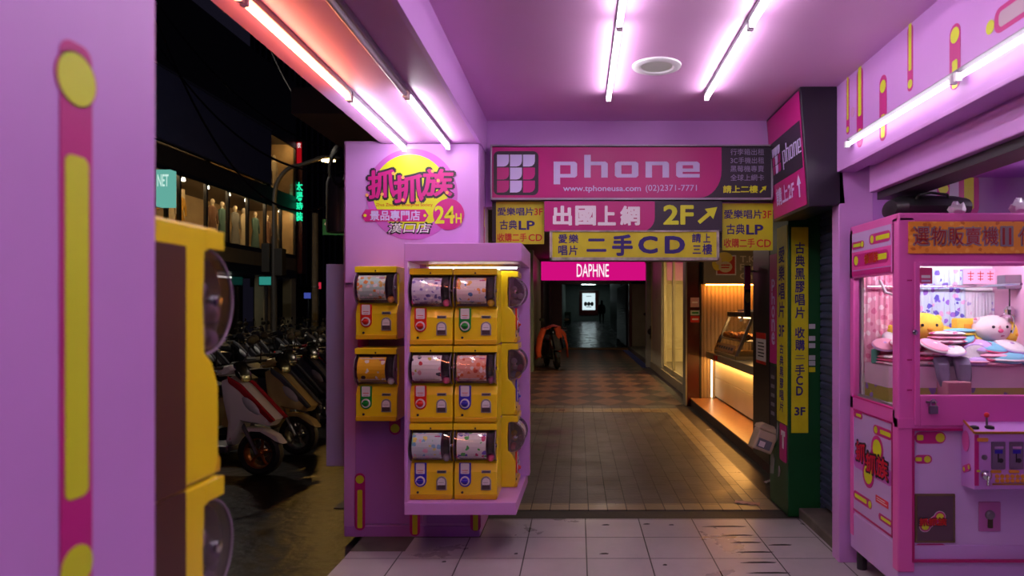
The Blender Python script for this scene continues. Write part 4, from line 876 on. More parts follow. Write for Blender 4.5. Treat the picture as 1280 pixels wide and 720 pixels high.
TOYS = [('round', 2.03, 4.02, 1.35, .105, PL['yellow'], 'big yellow plush ball with pink cheeks near the door post', 0, 0, PL['orange']),
 ('round', 2.44, 4.02, 1.345, .10, PRT['face'], 'round pale pink dotted plush face on an orange one', 0, 0, PL['rose']),
 ('cushion', 2.44, 4.02, ZP+.0, .12, PL['orange'], 'orange plush cushion under the pale pink dotted face', 0, 0, PL['yellow']),
 ('round', 2.545, 4.02, 1.335, .085, PL['yellow'], 'yellow plush ball beside the pale pink dotted face', 0, 0, PL['orange']),
 ('slab', 2.33, 4.09, 1.36, .075, PL['yellow'], 'yellow square plush behind the aqua roll', .2, 0, PL['orange']),
 ('folded', 2.235, 3.99, 1.36, .095, PL['aqua'], 'aqua rolled plush leaning behind the lilac fan', .3, 0, PL['yellow']),
 ('fan', 2.255, 3.86, 1.30, .085, PL['white'], 'white half-round plush with lilac rim', 0, -.2, PL['lilac']),
 ('cushion', 2.26, 3.93, ZP, .11, PL['lilac'], 'lilac plush cushion under the white half-round plush', 0, 0, PL['pink']),
 ('folded', 2.03, 3.90, ZP, .12, PRT['candy'], 'pink and white striped folded plush at the door post', .1, 0, PL['rose']),
 ('folded', 2.12, 3.92, 1.345, .10, PRT['candy'], 'pink striped folded plush on top of another striped one', -.2, 0, PL['pink']),
 ('folded', 1.90, 4.02, 1.30, .10, PRT['candy'], 'pink striped folded plush close to the side window', .5, 0, PL['rose']),
 ('folded', 1.82, 3.93, ZP, .08, PRT['candy'], 'flat pink striped plush at the side window edge', 1.2, 0, PL['rose']),
 ('cushion', 2.42, 3.89, ZP+.02, .115, PL['aqua'], 'aqua plush cushion in front of the pink dotted face', 0, .1, PL['white']),
 ('folded', 2.37, 3.86, ZP, .10, PL['pink'], 'coral folded plush at the platform front edge', -.1, 0, PL['rose']),
 ('cushion', 2.52, 3.90, ZP, .06, PL['white'], 'small white plush cushion near the glass end', 0, 0, PL['aqua']),
 ('slab', 1.785, 4.08, ZP, .05, PL['teal'], 'teal plush card with red edge standing by the side window', 1.0, 0, PL['rose']),
 ('slab', 1.86, 4.11, ZP+.0, .05, PL['rose'], 'rose plush card standing behind the teal one', .8, 0, PL['white']),
 ('round', 1.93, 4.10, ZP+.08, .06, PL['yellow'], 'small yellow plush at the back by the pink cloth', 0, 0, PL['orange'])]
for a in TOYS:
    a = list(a); a[3] = ZP+(a[3]-ZP)*1.15+(.045 if a[3] > ZP+.03 else 0); a[4] *= 1.12; plush(*a)
random.seed(4)
for i, (x, y, z, r, k, tl) in enumerate(((1.96, 4.06, .12, .09, 'yellow', .5), (2.12, 4.08, .10, .10, 'rose', .6), (2.18, 4.09, .16, .09, 'yellow', .5), (2.31, 4.06, .15, .09, 'yellow', .7), (2.52, 4.06, .12, .10, 'yellow', .6), (2.10, 3.86, .075, .085, 'candy', .35), (2.01, 3.86, .10, .08, 'pink', .45), (2.36, 3.93, .085, .10, 'aqua', .3), (2.49, 3.93, .09, .09, 'white', .4), (2.30, 3.90, .10, .06, 'lilac', .6), (1.88, 3.92, .10, .085, 'candy', .3), (1.80, 4.0, .10, .07, 'pink', .5), (1.90, 4.06, .14, .08, 'white', .5), (2.22, 3.98, .14, .085, 'aqua', .5))):
    m = PRT['candy'] if k == 'candy' else PL[k]
    plush('cushion', x, y, ZP+z, r, m, f'{dict(candy="striped").get(k, k)} tilted plush disc '+['low behind the near pane edge', 'under the rose ball', 'at the back by the blue cloth', 'behind the aqua roll', 'by the frame edge', 'above the grey limbs', 'beside the door post', 'in front of the dotted face', 'near the front glass', 'small, on the lilac cushion', 'seen through the side window', 'farthest along the side window', 'at the back seen through the side window', 'propped at the middle of the heap'][i], random.uniform(-.5, .5), tl, [PL['white'], PL['rose'], PL['lilac']][i % 3])
for i, (x, y, r, k) in enumerate(((1.83, 3.99, .085, 'pink'), (1.95, 3.93, .085, 'white'), (2.15, 4.04, .10, 'rose'), (2.33, 4.0, .10, 'aqua'), (2.50, 4.0, .09, 'lilac'), (2.2, 3.90, .09, 'pink'), (2.47, 3.88, .085, 'pink'))):
    plush('folded', x, y, ZP, r, PRT['candy'] if i % 2 else PL[k], f'{k} folded plush in the bottom layer of the heap, '+['at the side window', 'behind the door post', 'under the yellow ball', 'under the aqua roll', 'at the frame edge', 'under the lilac cushion', 'under the aqua cushion'][i], i*.7, 0, PL['rose'])
pg = thing('plush_toy', 'grey plush toy with its two limbs hanging down over the platform edge', 'plush toy', (2.08, 3.83, 1.28), group='plush prizes in the claw machine')
MB().ball((0, .07, .03), (.1, .08, .045), PL['grey'], 16, 8).build('body', pg)
for x0, x1 in ((-.09, -.01), (.02, .11)):
    MB().loft([[(x0, -.01, .05), (x1, -.01, .05), (x1, .03, .05), (x0, .03, .05)], [(x0, -.045, .01), (x1, -.045, .01), (x1, -.012, .0), (x0, -.012, .0)], [(x0+.01, -.05, -.06), (x1, -.05, -.06), (x1, -.015, -.06), (x0+.01, -.015, -.06)], [(x0+.03, -.05, -.12), (x1-.01, -.05, -.12), (x1-.01, -.02, -.12), (x0+.03, -.02, -.12)]], PL['grey']).build('limb', pg, bevel=.012)
# padlock
u = P(1163, 502, Y0); pk = thing('padlock', 'small steel padlock hanging from the claw machine door rail', 'padlock', (u.x, Y0-.03, u.z-.03))
MB().box(-.022, .022, -.01, .01, -.03, .012, STL).build('lock_body', pk, bevel=.003)
MB().tube([(-.014, 0, .01), (-.014, 0, .03)]+[(-.014*math.cos(t), 0, .03+.014*math.sin(t)) for t in [PI*i/8 for i in range(1, 8)]]+[(.014, 0, .03), (.014, 0, .01)], .004, CHR, 8).build('shackle', pk)
MB().box(u.x-.03, u.x+.02, Y0-.032, Y0-.002, u.z-.004, u.z+.006, STL).build('hasp', cm)
# things on the roof
bg = thing('duffel_bag', 'black rounded bag lying on top of the claw machine', 'bag', (1.98, 3.92, 2.11))
MB().loft([[(x, r1*math.cos(2*PI*k/18)*1.2, max(.0, .062+r1*math.sin(2*PI*k/18)*.62)) for k in range(18)] for x, r1 in ((-.20, .03), (-.19, .08), (-.14, .115), (0, .125), (.14, .12), (.22, .1), (.245, .03))], mat('black_nylon', '#17161a', .5, bump=.3)).build('bag_body', bg)
MB().tube([(-.1, -.10, .08), (-.08, -.12, .125), (0, -.10, .14), (.08, -.12, .125), (.1, -.10, .08)], .008, BLK, 8).build('handle', bg)
cr_ = MB(); random.seed(3); cr_.ball((0, 0, .03), (.05, .04, .03), WHT, 12, 8)
for v in range(len(cr_.v)): x, y, z = cr_.v[v]; cr_.v[v] = (x*random.uniform(.75, 1.2), y*random.uniform(.75, 1.2), max(0, z*random.uniform(.7, 1.3)))
o = cr_.build('crumpled_bag'); o.location = (2.02+.04, 3.70, 2.11); tag(o, 'crumpled white plastic bag at the front edge of the claw machine roof', 'plastic bag', 'crumpled bags')
o2 = o.copy(); COL.objects.link(o2); o2.location = (2.42, 3.72, 2.11); o2.scale = (1.3, 1, 1.3); o2['label'] = 'larger crumpled white plastic bag on the claw machine roof by the frame edge'
# ---------------------------------------------------------------- right-hand shopfronts of the passage
gp = struct(MB().box(1.62, 1.87, 5.25, 5.75, 0, 2.7, GREENP).build('pillar', bevel=.006))
pf2 = south(0, 5.25, 0)
def g2(px, py): return (px-CX)*5.25/F, EYE-(py-CY)*5.25/F
vb = thing('vertical_banner', 'yellow vertical record shop banner on the front of the green post', 'banner')
(u0, v1), (u1, v0) = g2(989, 284), g2(1010, 541); MB().rect(pf2, u0, v0, u1, v1, .001, .006, SIGNYEL).build('face', vb)
mb = MB(); um = (u0+u1)/2
mb.column(pf2, '古典黑膠唱片', um, g2(0, 399)[1], g2(0, 302)[1], .072, INK, .0065, .016)
mb.column(pf2, '收購二手', um, g2(0, 470)[1], g2(0, 408)[1], .072, INK, .0065, .016)
a, b = g2(995, 481), g2(1003, 470); mb.text(pf2, 'C', a[0], a[1], b[0], b[1], INK, .0065, .02); a, b = g2(995, 494), g2(1003, 483); mb.text(pf2, 'D', a[0], a[1], b[0], b[1], INK, .0065, .02)
a, b = g2(993, 519), g2(1006, 509); mb.text(pf2, '3F', a[0], a[1], b[0], b[1], INK, .0065, .02); mb.build('lettering', vb)
wf = west(1.62, 0, 0)
def g3(px, py, X=1.62): d = X*F/(px-CX); return -d, EYE-(py-CY)*d/F
vb = thing('vertical_banner', 'yellow vertical record banner on the passage side of the green post', 'banner')
MB().rect(wf, -5.53, .70, -5.265, 2.25, .001, .005, SIGNYEL).build('face', vb)
mb = MB(); mb.column(wf, '愛樂唱片', -5.40, 1.52, 2.10, .15, INK, .0055, .016); mb.text(wf, '3F', -5.47, 1.38, -5.33, 1.47, INK, .0055, .02); mb.column(wf, '古典黑膠唱片', -5.40, .78, 1.33, .10, INK, .0055, .014); mb.build('lettering', vb)
vb = thing('vertical_banner', 'narrow pink phone banner on the passage side of the green post', 'banner')
MB().rect(wf, -5.74, 1.15, -5.54, 2.05, .001, .005, SIGNPINK).build('face', vb)
mb = MB(); mb.column(wf, 'phone', -5.63, 1.30, 1.85, .10, LILAC, .0055, .02); mb.build('lettering', vb)
po = thing('poster', 'dark torn poster below the pink phone banner', 'poster'); MB().rect(wf, -5.735, .62, -5.545, 1.13, .001, .004, mat('dark_poster', '#201a24', .5)).build('sheet', po)
mb = MB()
for k in range(5): mb.rect(wf, -5.70, .72+k*.075, -5.60, .75+k*.075, .004, .0046, mat('dim_white_print', '#7c7880', .6))
mb.build('print', po)
po = thing('poster', 'magenta T logo sticker low on the green post', 'poster'); MB().rect(wf, -5.46, .40, -5.28, .69, .001, .004, SIGNPINK, .02).build('sheet', po)
mb = MB(); mb.rect(wf, -5.42, .60, -5.32, .64, .004, .005, WHT); mb.rect(wf, -5.39, .50, -5.35, .62, .004, .005, WHT); mb.build('emblem', po)
for i, (y0, y1, z0, z1, w_) in enumerate(((-5.73, -5.60, .22, .40, 'pale torn paper left low on the green post near the floor'), (-5.52, -5.44, .24, .34, 'small torn paper scrap beside the bigger torn paper on the green post'), (-5.56, -5.50, .52, .68, 'narrow pale flyer beside the magenta T sticker'))):
    mb = MB(); mb.poly(wf, [(y0, z0), (y1-.03, z0+.02), (y1, z1-.03), (y1-.04, z1), (y0+.02, z1-.01)], .001, .003, mat('torn_paper', '#8a8c88', .8)); tag(mb.build('paper_scrap'), w_, 'paper')
pos = ['top', 'second', 'third', 'fourth', 'fifth', 'lowest']
for i, y in enumerate((408, 423, 432, 447, 454, 462)):
    a, b = g2(1011, y+3), g2(1019, y-3); tag(MB().rect(pf2, a[0], a[1], b[0], b[1], .0005, .002, mat('label_white', '#b8bcc4', .5) if i != 5 else SIGNYEL).build('sticker'), f'{pos[i]} small {"white" if i != 5 else "yellow"} sticker in the column on the green post edge', 'sticker', 'stickers on the green post')
# metal shutter beside the post
sh = MB(); n = 44; prof = []
for i in range(n+1):
    z = .10+2.6*i/n; prof += [(0.0, z), (.012, z+.012), (.012, z+.045)]
vs = []; fs = []
for y in (4.42, 5.25):
    for dx, z in prof: vs.append((1.865+.012-dx, y, min(z, 2.7)))
m = len(prof)
for i in range(m-1): fs.append((i, i+1, m+i+1, m+i))
sh.add(vs, fs, SLATE); sh.box(1.90, 1.94, 4.42, 5.25, .1, 2.7, SLATE); rs = struct(sh.build('wall_shutter'))
struct(MB().box(1.70, 2.2, 4.42, 5.25, -.01, .07, CONC).build('trim_6', bevel=.01))
for i, (y, z) in enumerate(((4.62, 1.02), (4.66, .93), (4.60, .86), (4.70, .70), (4.58, .62))):
    tag(MB().rect(west(1.863, 0, 0), -y-.03, z, -y+.01, z+.035, .002, .004, MATS['label_white']).build('sticker'), f'{pos[i]} pale sticker on the slate shutter beside the claw machine', 'sticker', 'stickers on the shutter')
# tin box on the post
tx = thing('service_box', 'tilted beige box with a clear window fixed low beside the green post', 'box', (1.53, 5.62, .53)); tx.rotation_euler = (0, R(22), R(8))
MB().box(-.085, .085, -.06, .06, -.10, .07, mat('beige_plastic', '#b0a286', .45, var=.15)).build('case', tx, bevel=.012)
MB().loft([[(-.09, -.065, .07), (.09, -.065, .07), (.09, .065, .07), (-.09, .065, .07)], [(-.085, -.06, .10), (.085, -.06, .10), (.085, .06, .10), (-.085, .06, .10)], [(-.05, -.035, .125), (.05, -.035, .125), (.05, .035, .125), (-.05, .035, .125)]], MATS['beige_plastic'], sm=False).build('lid', tx, bevel=.006)
MB().rect(south(0, -.06, 0), -.065, -.075, .055, -.0, .001, .004, mat('window_grey', '#6a7078', .2)).rect(south(0, -.06, 0), -.05, -.065, .0, -.02, .004, .005, PAPER).build('window_panel', tx)
MB().box(.0, .16, -.02, .02, -.03, .0, DGR).build('bracket', tx)
# passage walls
struct(MB().box(1.87, 2.1, 5.75, 6.55, 0, 2.9, mat('grey_render', '#4c4742', .8, var=.2)).build('wall_reveal'))
struct(MB().box(1.66, 2.1, 5.75, 5.80, 0, 2.6, DBRN).build('trim_7'))
jb = struct(MB().box(1.84, 1.98, 6.55, 7.16, .10, 3.1, DBRN).build('pillar', bevel=.005))
TERR = mat('orange_terrazzo', '#a5734a', .3, var=.15, scale=20); REDB = mat('red_brown_kerb', '#3c1d16', .5, var=.3, scale=9)
ks = struct(MB().box(1.86, 4.2, 5.75, 11.25, -.02, .115, REDB).box(1.85, 4.2, 5.75, 11.25, .115, .13, TERR).build('floor_shop_step'))
wk = west(1.84, 0, 0)
nt_ = thing('notice', 'white notice with red bands taped to the dark jamb', 'notice'); MB().rect(wk, -7.02, 1.05, -6.66, 1.36, .001, .003, PAPER).build('sheet', nt_)
mb = MB(); mb.rect(wk, -7.02, 1.30, -6.66, 1.36, .003, .004, RED); mb.rect(wk, -7.02, 1.05, -6.66, 1.08, .003, .004, RED)
for k in range(5): mb.rect(wk, -6.95, 1.12+k*.033, -6.74+.02*(k % 2), 1.132+k*.033, .003, .004, INKB)
mb.build('print', nt_)
nt_ = thing('flag_sign', 'thin projecting sign in pink and green on the dark jamb', 'sign'); mb = MB(); mb.box(1.74, 1.80, 7.10, 7.14, 1.52, 2.05, DGR); mb.build('plate', nt_)
mb = MB(); q = south(0, 7.10, 0); mb.rect(q, 1.742, 1.80, 1.798, 2.04, .001, .003, SIGNPINK); mb.poly(q, circ(.026, 16, 1.77, 1.72, .06), .001, .003, mat('olive_print', '#8c8a3a', .5)); mb.poly(q, circ(.026, 16, 1.77, 1.59, .05), .001, .003, REDB); mb.build('print', nt_); MB().box(1.78, 1.86, 7.11, 7.13, 1.98, 2.0, STL).build('arm', nt_)
# ---- fried chicken shop
SLT = mat('warm_slat_wall', '#b8a488', .5, var=.1)
mb = MB(); mb.box(2.03, 4.2, 11.30, 11.4, .13, 3.1, SLT)
for k in range(34): mb.box(2.08+k*.062, 2.10+k*.062, 11.285, 11.30, .13, 2.05, mat('slat_wall_groove', '#9a8668', .5))
struct(mb.build('wall_shop_end'))
struct(MB().box(4.1, 4.2, 5.75, 11.3, .13, 3.1, SLT).build('wall_shop_back'))
struct(MB().box(1.87, 4.2, 7.05, 7.16, .13, 3.1, SLT).build('wall_shop_near'))
struct(MB().box(1.86, 4.2, 5.75, 18.9, 2.86, 3.1, BEIGE).build('ceiling_shops'))
ct = thing('shop_counter', 'white panelled takeaway counter glowing under its ledge in the chicken shop', 'counter')
WPN = mat('warm_white_laminate', '#d6cfbe', .4, var=.05)
mb = MB()
for z0, z1 in ((.16, .47), (.478, .79)): mb.box(2.27, 2.9, 7.5, 11.27, z0, z1, WPN)
mb.build('front_panel', ct, bevel=.004); MB().box(2.30, 2.88, 7.5, 11.26, .131, .16, DGR).build('plinth', ct)
MB().box(2.12, 2.95, 7.5, 11.27, .79, .90, mat('counter_top_grey', '#a8a492', .35)).build('worktop', ct, bevel=.006)
MB().box(2.20, 2.24, 7.6, 11.2, .772, .79, emit('warm_strip_glow', '#ffb45a', 26)).build('light_strip', ct)
MB().box(2.10, 2.12, 10.35, 10.55, .82, .885, RED).build('price_card', ct)
fs_ = thing('shop_fascia_sign', 'beige fried chicken fascia sign with red and yellow emblem over the counter', 'sign')
MB().box(2.04, 4.0, 11.05, 11.285, 2.0, 2.84, mat('fascia_beige', '#8e8470', .5, var=.06)).build('board', fs_, bevel=.004)
MB().box(2.1, 3.4, 11.14, 11.2, 1.985, 2.0, emit('amber_strip_glow', '#ff9a3c', 26)).build('light_strip', fs_)
q = south(0, 11.05, 0)
def c2(px, py): return (px-CX)*11.05/F, EYE-(py-CY)*11.05/F
mb = MB(); a, b = c2(895, 344), c2(920, 319); mb.rect(q, a[0], a[1], b[0], b[1], .002, .012, WHT); mb.rect(q, a[0]+.02, a[1]+.02, b[0]-.02, b[1]-.02, .012, .016, RED)
a = c2(901, 326); mb.poly(q, circ(.135, 20, a[0]+.05, a[1]+.05, .09), .016, .022, YLP); mb.poly(q, circ(.085, 16, a[0]-.06, a[1]-.05, .11), .0165, .022, YLP); mb.poly(q, circ(.11, 16, a[0]+.07, a[1]-.10, .09), .017, .023, mat('cream_print', '#e8d4a8', .5)); mb.poly(q, circ(.05, 14, a[0]-.04, a[1]-.0, .07), .022, .026, MATS['cream_print']); mb.rect(q, a[0]+.0, a[1]-.08, a[0]+.14, a[1]-.06, .023, .026, RED); mb.rect(q, a[0]+.0, a[1]-.12, a[0]+.13, a[1]-.10, .023, .026, RED); mb.build('emblem', fs_)
mb = MB(); GIL = mat('pale_gold_letter', '#d8ceb0', .4)
for t, x1, y0, y1 in (('T.K.K', 955, 320, 328), ('Fried', 952, 330, 338), ('Chicken', 969, 341, 349)):
    a, b = c2(925, y1), c2(x1, y0); mb.text(q, t, a[0], a[1], b[0], b[1], GIL, .004, .01)
mb.build('lettering', fs_)
wc = thing('food_warmer', 'sloping glass food warmer with trays of fried chicken on the white counter', 'food warmer', (2.15, 9.30, .90))
CRM = mat('warmer_cream', '#c0aa78', .4)
MB().box(.0, .62, 0, 1.45, 0, .05, CRM).build('base', wc, bevel=.006)
mb = MB()
for y in (0, 1.41):
    mb.loft([[(0.0, y, .05), (.04, y, .05), (.04, y+.04, .05), (0, y+.04, .05)], [(.22, y, .58), (.26, y, .58), (.26, y+.04, .58), (.22, y+.04, .58)]], STL, sm=False); mb.box(.58, .62, y, y+.04, .05, .58, STL)
mb.build('frame', wc)
MB().box(.2, .62, 0, 1.45, .58, .66, STL).build('hood', wc, bevel=.008)
mb = MB()
for k in range(14): mb.box(.195, .20, .06+k*.098, .11+k*.098, .595, .645, DGR)
mb.build('vent_slots', wc)
MB().box(.24, .58, .2, .9, .66, .69, PAPER).build('top_tray', wc)
MB().loft([[(.022, .04, .055), (.026, .04, .055), (.026, 1.41, .055), (.022, 1.41, .055)], [(.232, .04, .58), (.236, .04, .58), (.236, 1.41, .58), (.232, 1.41, .58)]], GLS, sm=False).build('glass_front', wc)
MB().box(.04, .58, .003, .007, .055, .58, GLS).build('glass_side', wc)
sl = Pl((.0, 1.43, .05), (0, -1, 0), (.22/.574, 0, .53/.574)); mb = MB(); mb.rect(sl, .05, .02, 1.3, .14, .012, .016, mat('menu_amber', '#c89038', .4))
for k in range(7): mb.rect(sl, .12+k*.16, .06, .23+k*.16, .10, .016, .018, REDB)
mb.rect(sl, .9, .50, 1.05, .60, .012, .016, PAPER); mb.rect(sl, .02, .10, .07, .26, .012, .018, DBRN); mb.build('menu_strip', wc)
MB().box(.1, .56, .05, 1.38, .24, .255, STL).build('shelf', wc)
MB().box(.3, .5, .3, 1.1, .56, .578, emit('warmer_lamp_glow', '#ffc070', 16)).build('heat_lamp', wc)
FC = mat('fried_crust', '#9a5a22', .7, var=.4, scale=30, bump=.8); random.seed(11)
for i in range(14):
    y = 9.42+(i % 7)*.19; x = 2.33+(i//7)*.15+random.uniform(-.02, .02)
    mb = MB(); r = random.uniform(.055, .075); mb.ball((0, 0, r*.7), (r, r*1.15, r*.7), FC, 12, 8)
    for v in range(len(mb.v)): a, b, c = mb.v[v]; kk = random.uniform(.85, 1.15); mb.v[v] = (a*kk, b*kk, max(0, c*kk))
    o = mb.build('fried_chicken_piece'); o.location = (x, y, 1.157); tag(o, 'golden piece of fried chicken on the warmer shelf', 'fried chicken', 'fried chicken pieces in the warmer')
wl_ = thing('wall_light_strip', 'thin vertical warm light strip at the edge of the chicken shop wall', 'light'); MB().box(2.205, 2.225, 11.262, 11.283, .14, .78, emit('warm_line_glow', '#ffe0b0', 3)).build('strip', wl_); MB().box(2.195, 2.235, 11.275, 11.284, .13, .79, WHT).build('holder', wl_)
ll = thing('ceiling_lamp', 'warm ceiling lamp inside the chicken shop above the counter', 'light', (2.6, 9.2, 2.86)); MB().box(-.12, .12, -.4, .4, -.04, 0, WHT).build('body', ll); MB().box(-.10, .10, -.38, .38, -.05, -.04, emit('lamp_glow_warm', '#ffd8a0', 9)).build('diffuser', ll)
# ---- column between the shops
cr = struct(MB().box(1.80, 2.03, 11.22, 11.5, .0, 3.1, MAROON).build('pillar', bevel=.006))
MB().box(2.005, 2.035, 11.205, 11.23, .13, 3.1, BLK).build('edge_trim', cr); MB().box(1.775, 1.80, 11.22, 11.5, .0, 3.1, mat('grey_pipe', '#8a8678', .5)).build('edge_pipe', cr)
q = south(0, 11.22, 0)
for x0, x1, y0, y1, m, lb in ((863, 874, 372, 384, mat('pale_pink_label', '#c8a0a4', .5), 'pale pink sticker, top of three on the maroon column'), (863, 875, 388, 394, mat('green_white_label', '#c8d8c4', .5), 'white and green sticker, middle of three on the maroon column'), (863, 875, 395, 403, RED, 'red sticker, lowest of three on the maroon column')):
    Y = 11.22; st_ = thing('sticker', lb, 'sticker'); MB().rect(q, (x0-CX)*Y/F, EYE-(y1-CY)*Y/F, (x1-CX)*Y/F, EYE-(y0-CY)*Y/F, .001, .004, m).build('sheet', st_)
    MB().rect(q, (x0+2-CX)*Y/F, EYE-((y0+y1)/2+1-CY)*Y/F, (x1-2-CX)*Y/F, EYE-((y0+y1)/2-1-CY)*Y/F, .004, .005, GRN if 'green' in lb else WHT).build('print', st_)
# ---- glazed shop further on
struct(MB().box(1.98, 5, 11.5, 18.6, -.02, .17, mat('shop_sill_stone', '#8c7c62', .4, var=.15)).build('floor_glazed_shop'))
struct(MB().box(4.9, 5.0, 11.5, 18.6, .17, 3.1, mat('warm_inner_wall', '#d8c79a', .6)).build('wall_glazed_shop'))
struct(MB().box(2.0, 5.0, 18.5, 18.6, .17, 3.1, MATS['warm_inner_wall']).build('wall_glazed_end'))
struct(MB().box(2.03, 5.0, 11.42, 11.52, .17, 3.1, MATS['warm_inner_wall']).build('wall_glazed_near'))
for i, (y0, y1) in enumerate(((11.6, 13.2), (13.2, 14.8), (14.8, 16.4))):
    wn = MB(); FRM = mat('cream_door_frame', '#a89670', .5)
    for a in ((y0, y0+.06, .17, 2.85), (y1-.06, y1, .17, 2.85), (y0, y1, .17, .26), (y0, y1, 2.77, 2.85)): wn.box(2.06, 2.11, a[0], a[1], a[2], a[3], FRM)
    wn = struct(wn.build(f'window_{i+1}', bevel=.004)); MB().box(2.08, 2.09, y0+.06, y1-.06, .26, 2.77, GLS).build('pane', wn)
struct(MB().box(2.02, 2.12, 16.4, 18.6, .17, 3.1, CREAM).build('wall_cream'))
ic = thing('shop_cabinet', 'dark display cabinet inside the glazed shop behind the maroon column', 'cabinet', (2.7, 12.9, .17)); MB().box(-.35, .35, -.6, .6, .06, 1.05, REDB).build('body', ic, bevel=.01); MB().box(-.38, .38, -.63, .63, 1.05, 1.1, mat('cabinet_top', '#50443c', .3)).build('worktop', ic, bevel=.005); MB().box(-.3, .3, -.55, .55, 0, .06, BLK).build('plinth', ic)
MB().box(-.36, -.35, -.5, -.05, .15, .95, DBRN).build('door', ic); MB().box(-.36, -.35, .05, .5, .15, .95, DBRN).build('door', ic)
for i, y in enumerate((13.0, 15.6)):
    l = thing('ceiling_lamp', ['warm ceiling panel lamp in the glazed shop nearer the maroon column', 'warm ceiling panel lamp in the glazed shop nearer the white post'][i], 'light', (3.4, y, 2.86)); MB().box(-.3, .3, -.3, .3, -.03, 0, WHT).build('frame', l); MB().box(-.27, .27, -.27, .27, -.036, -.03, emit('panel_glow_warm', '#ffdf9c', 100)).build('diffuser', l)
struct(MB().box(1.88, 2.14, 18.62, 18.9, 0, 3.1, mat('white_post_paint', '#a39d92', .5, var=.12)).build('pillar', bevel=.008))
vv = thing('wall_valve', 'dark round wall valve on the white post beyond the glazed shop', 'valve', (1.99, 18.62, .98)); MB().lathe((0, 0, 0), [(.05, 0), (.05, .03), (.09, .035), (.09, .055), (.03, .06), (0, .06)], DBRN, (0, -1, 0), 18).build('wheel', vv); MB().box(-.02, .02, -.03, 0, -.2, .15, DBRN).build('pipe', vv)
struct(MB().box(2.0, 4, 18.9, 27, -.02, .12, CONC).build('floor_recess')); struct(MB().box(2.9, 3.0, 18.9, 27, .12, 3.1, mat('olive_wall', '#6e7048', .6)).build('wall_recess')); struct(MB().box(2.1, 3, 26.9, 27.2, 0, 3.1, BEIGE).build('wall_recess_end'))
l = thing('ceiling_lamp', 'greenish ceiling lamp in the recess where a scooter is parked', 'light', (2.5, 22, 3.08)); MB().box(-.1, .1, -.3, .3, -.04, 0, WHT).build('body', l); MB().box(-.08, .08, -.28, .28, -.05, -.04, emit('lamp_glow_green', '#d8e890', 12)).build('diffuser', l)
# ---- left side, ceiling and lamps of the passage
struct(MB().box(-2.2, 4.2, 5.24, 27.2, 3.1, 3.3, mat('passage_ceiling', '#5c5348', .7)).build('ceiling_passage'))
struct(MB().box(-1.34, -1.13, 17.3, 17.7, 0, 3.1, mat('green_grey_tile', '#6e7464', .4, var=.15)).build('pillar', bevel=.01))
struct(MB().box(-1.5, -1.2, 17.7, 27, 0, 3.1, mat('cream_wall_tile', '#8c7f64', .5, var=.12)).build('wall_left'))
struct(MB().box(-1.6, -1.12, 22.2, 27, .0, 2.7, DBRN).build('door_1'))
struct(MB().box(-1.34, -1.13, 10.9, 11.3, 0, 3.1, MATS['green_grey_tile']).build('pillar', bevel=.01))
for i, (y, s_) in enumerate(((7.4, 14), (14.0, 34), (23.0, 22))):
    l = thing('ceiling_lamp', ['dim warm passage ceiling lamp just behind the phone sign', 'dim warm passage ceiling lamp in front of the pink light box', 'dim warm passage ceiling lamp behind the pink light box'][i], 'light', (.4, y, 3.1)); MB().lathe((0, 0, 0), [(.24, 0), (.24, -.05), (.22, -.06)], WHT, n=28).build('ring', l); MB().lathe((0, 0, 0), [(.22, -.06), (.15, -.085), (0, -.095)], emit(f'lamp_glow_dim_{i}', '#ffe6cc', s_), n=28).build('diffuser', l)
ds = thing('light_box_sign', 'glowing magenta DAPHNE light box hung across the passage', 'sign', (0, 20, 0))
a, b = P(676.5, 350.5, 20), P(808, 327, 20)
MB().box(a.x, b.x, .0, .2, a.z, b.z, emit('magenta_glow', '#e00f86', .62)).build('light_box', ds)
mb = MB(); c, d = P(721, 346, 20), P(761, 330, 20); mb.text(south(0, 0, 0), 'DAPHNE', c.x, c.z, d.x, d.z, emit('white_letter_glow', '#ffeefa', .8), .004, .0); mb.build('lettering', ds)
MB().box(a.x-.02, b.x+.02, .0, .22, a.z-.03, a.z, DGR).box(a.x+.5, a.x+.54, .08, .12, b.z, 3.1, STL).box(b.x-.54, b.x-.5, .08, .12, b.z, 3.1, STL).build('frame', ds)
# ---- far passage
struct(MB().box(-1.6, -1.02, 26.8, 27.3, 0, 3.2, DBRN).build('wall_portal_left')); struct(MB().box(-1.02, -.62, 27.0, 27.2, .03, 2.6, REDB).build('door_2')); struct(MB().box(-1.6, 3.2, 26.9, 27.3, 2.58, 3.2, DBRN).build('wall_portal_lintel')); struct(MB().box(2.02, 2.14, 26.85, 27.2, 0, 2.6, MAROON).build('trim_8'))
struct(MB().box(-1.2, -1.05, 27.3, 60, 0, 4, mat('far_green_wall', '#5c6e5c', .6)).build('wall_far_left')); struct(MB().box(2.2, 2.4, 35, 46, 0, 4, DGR).build('wall_far_right')); struct(MB().box(2.9, 3.1, 46, 60, 0, 4, mat('far_grey_wall', '#6c7470', .6)).build('wall_far_side')); struct(MB().box(-1.6, 3.2, 27.3, 60, 3.7, 3.9, DGR).build('ceiling_far'))
fw = struct(MB().box(-1.6, 3.4, 60, 60.3, 0, 4, MATS['far_grey_wall']).build('wall_far'))
vs = []; fs = []; n = 50; prof = [(0 if k % 2 else .03, .05+k*.026) for k in range(2*n)]
for y in (28.3, 35): vs += [(2.0+dx, y, z) for dx, z in prof]
m = len(prof); struct(MB().add(vs, [(i, i+1, m+i+1, m+i) for i in range(m-1)], mat('grey_shutter', '#767a80', .4, .3)).box(2.06, 2.12, 28.3, 35, 0, 2.7, DGR).build('wall_roller_shutter'))
pb = thing('poster_light_box', 'bright backlit poster in a red-brown frame at the far end of the passage', 'poster', (0, 59.9, 0))
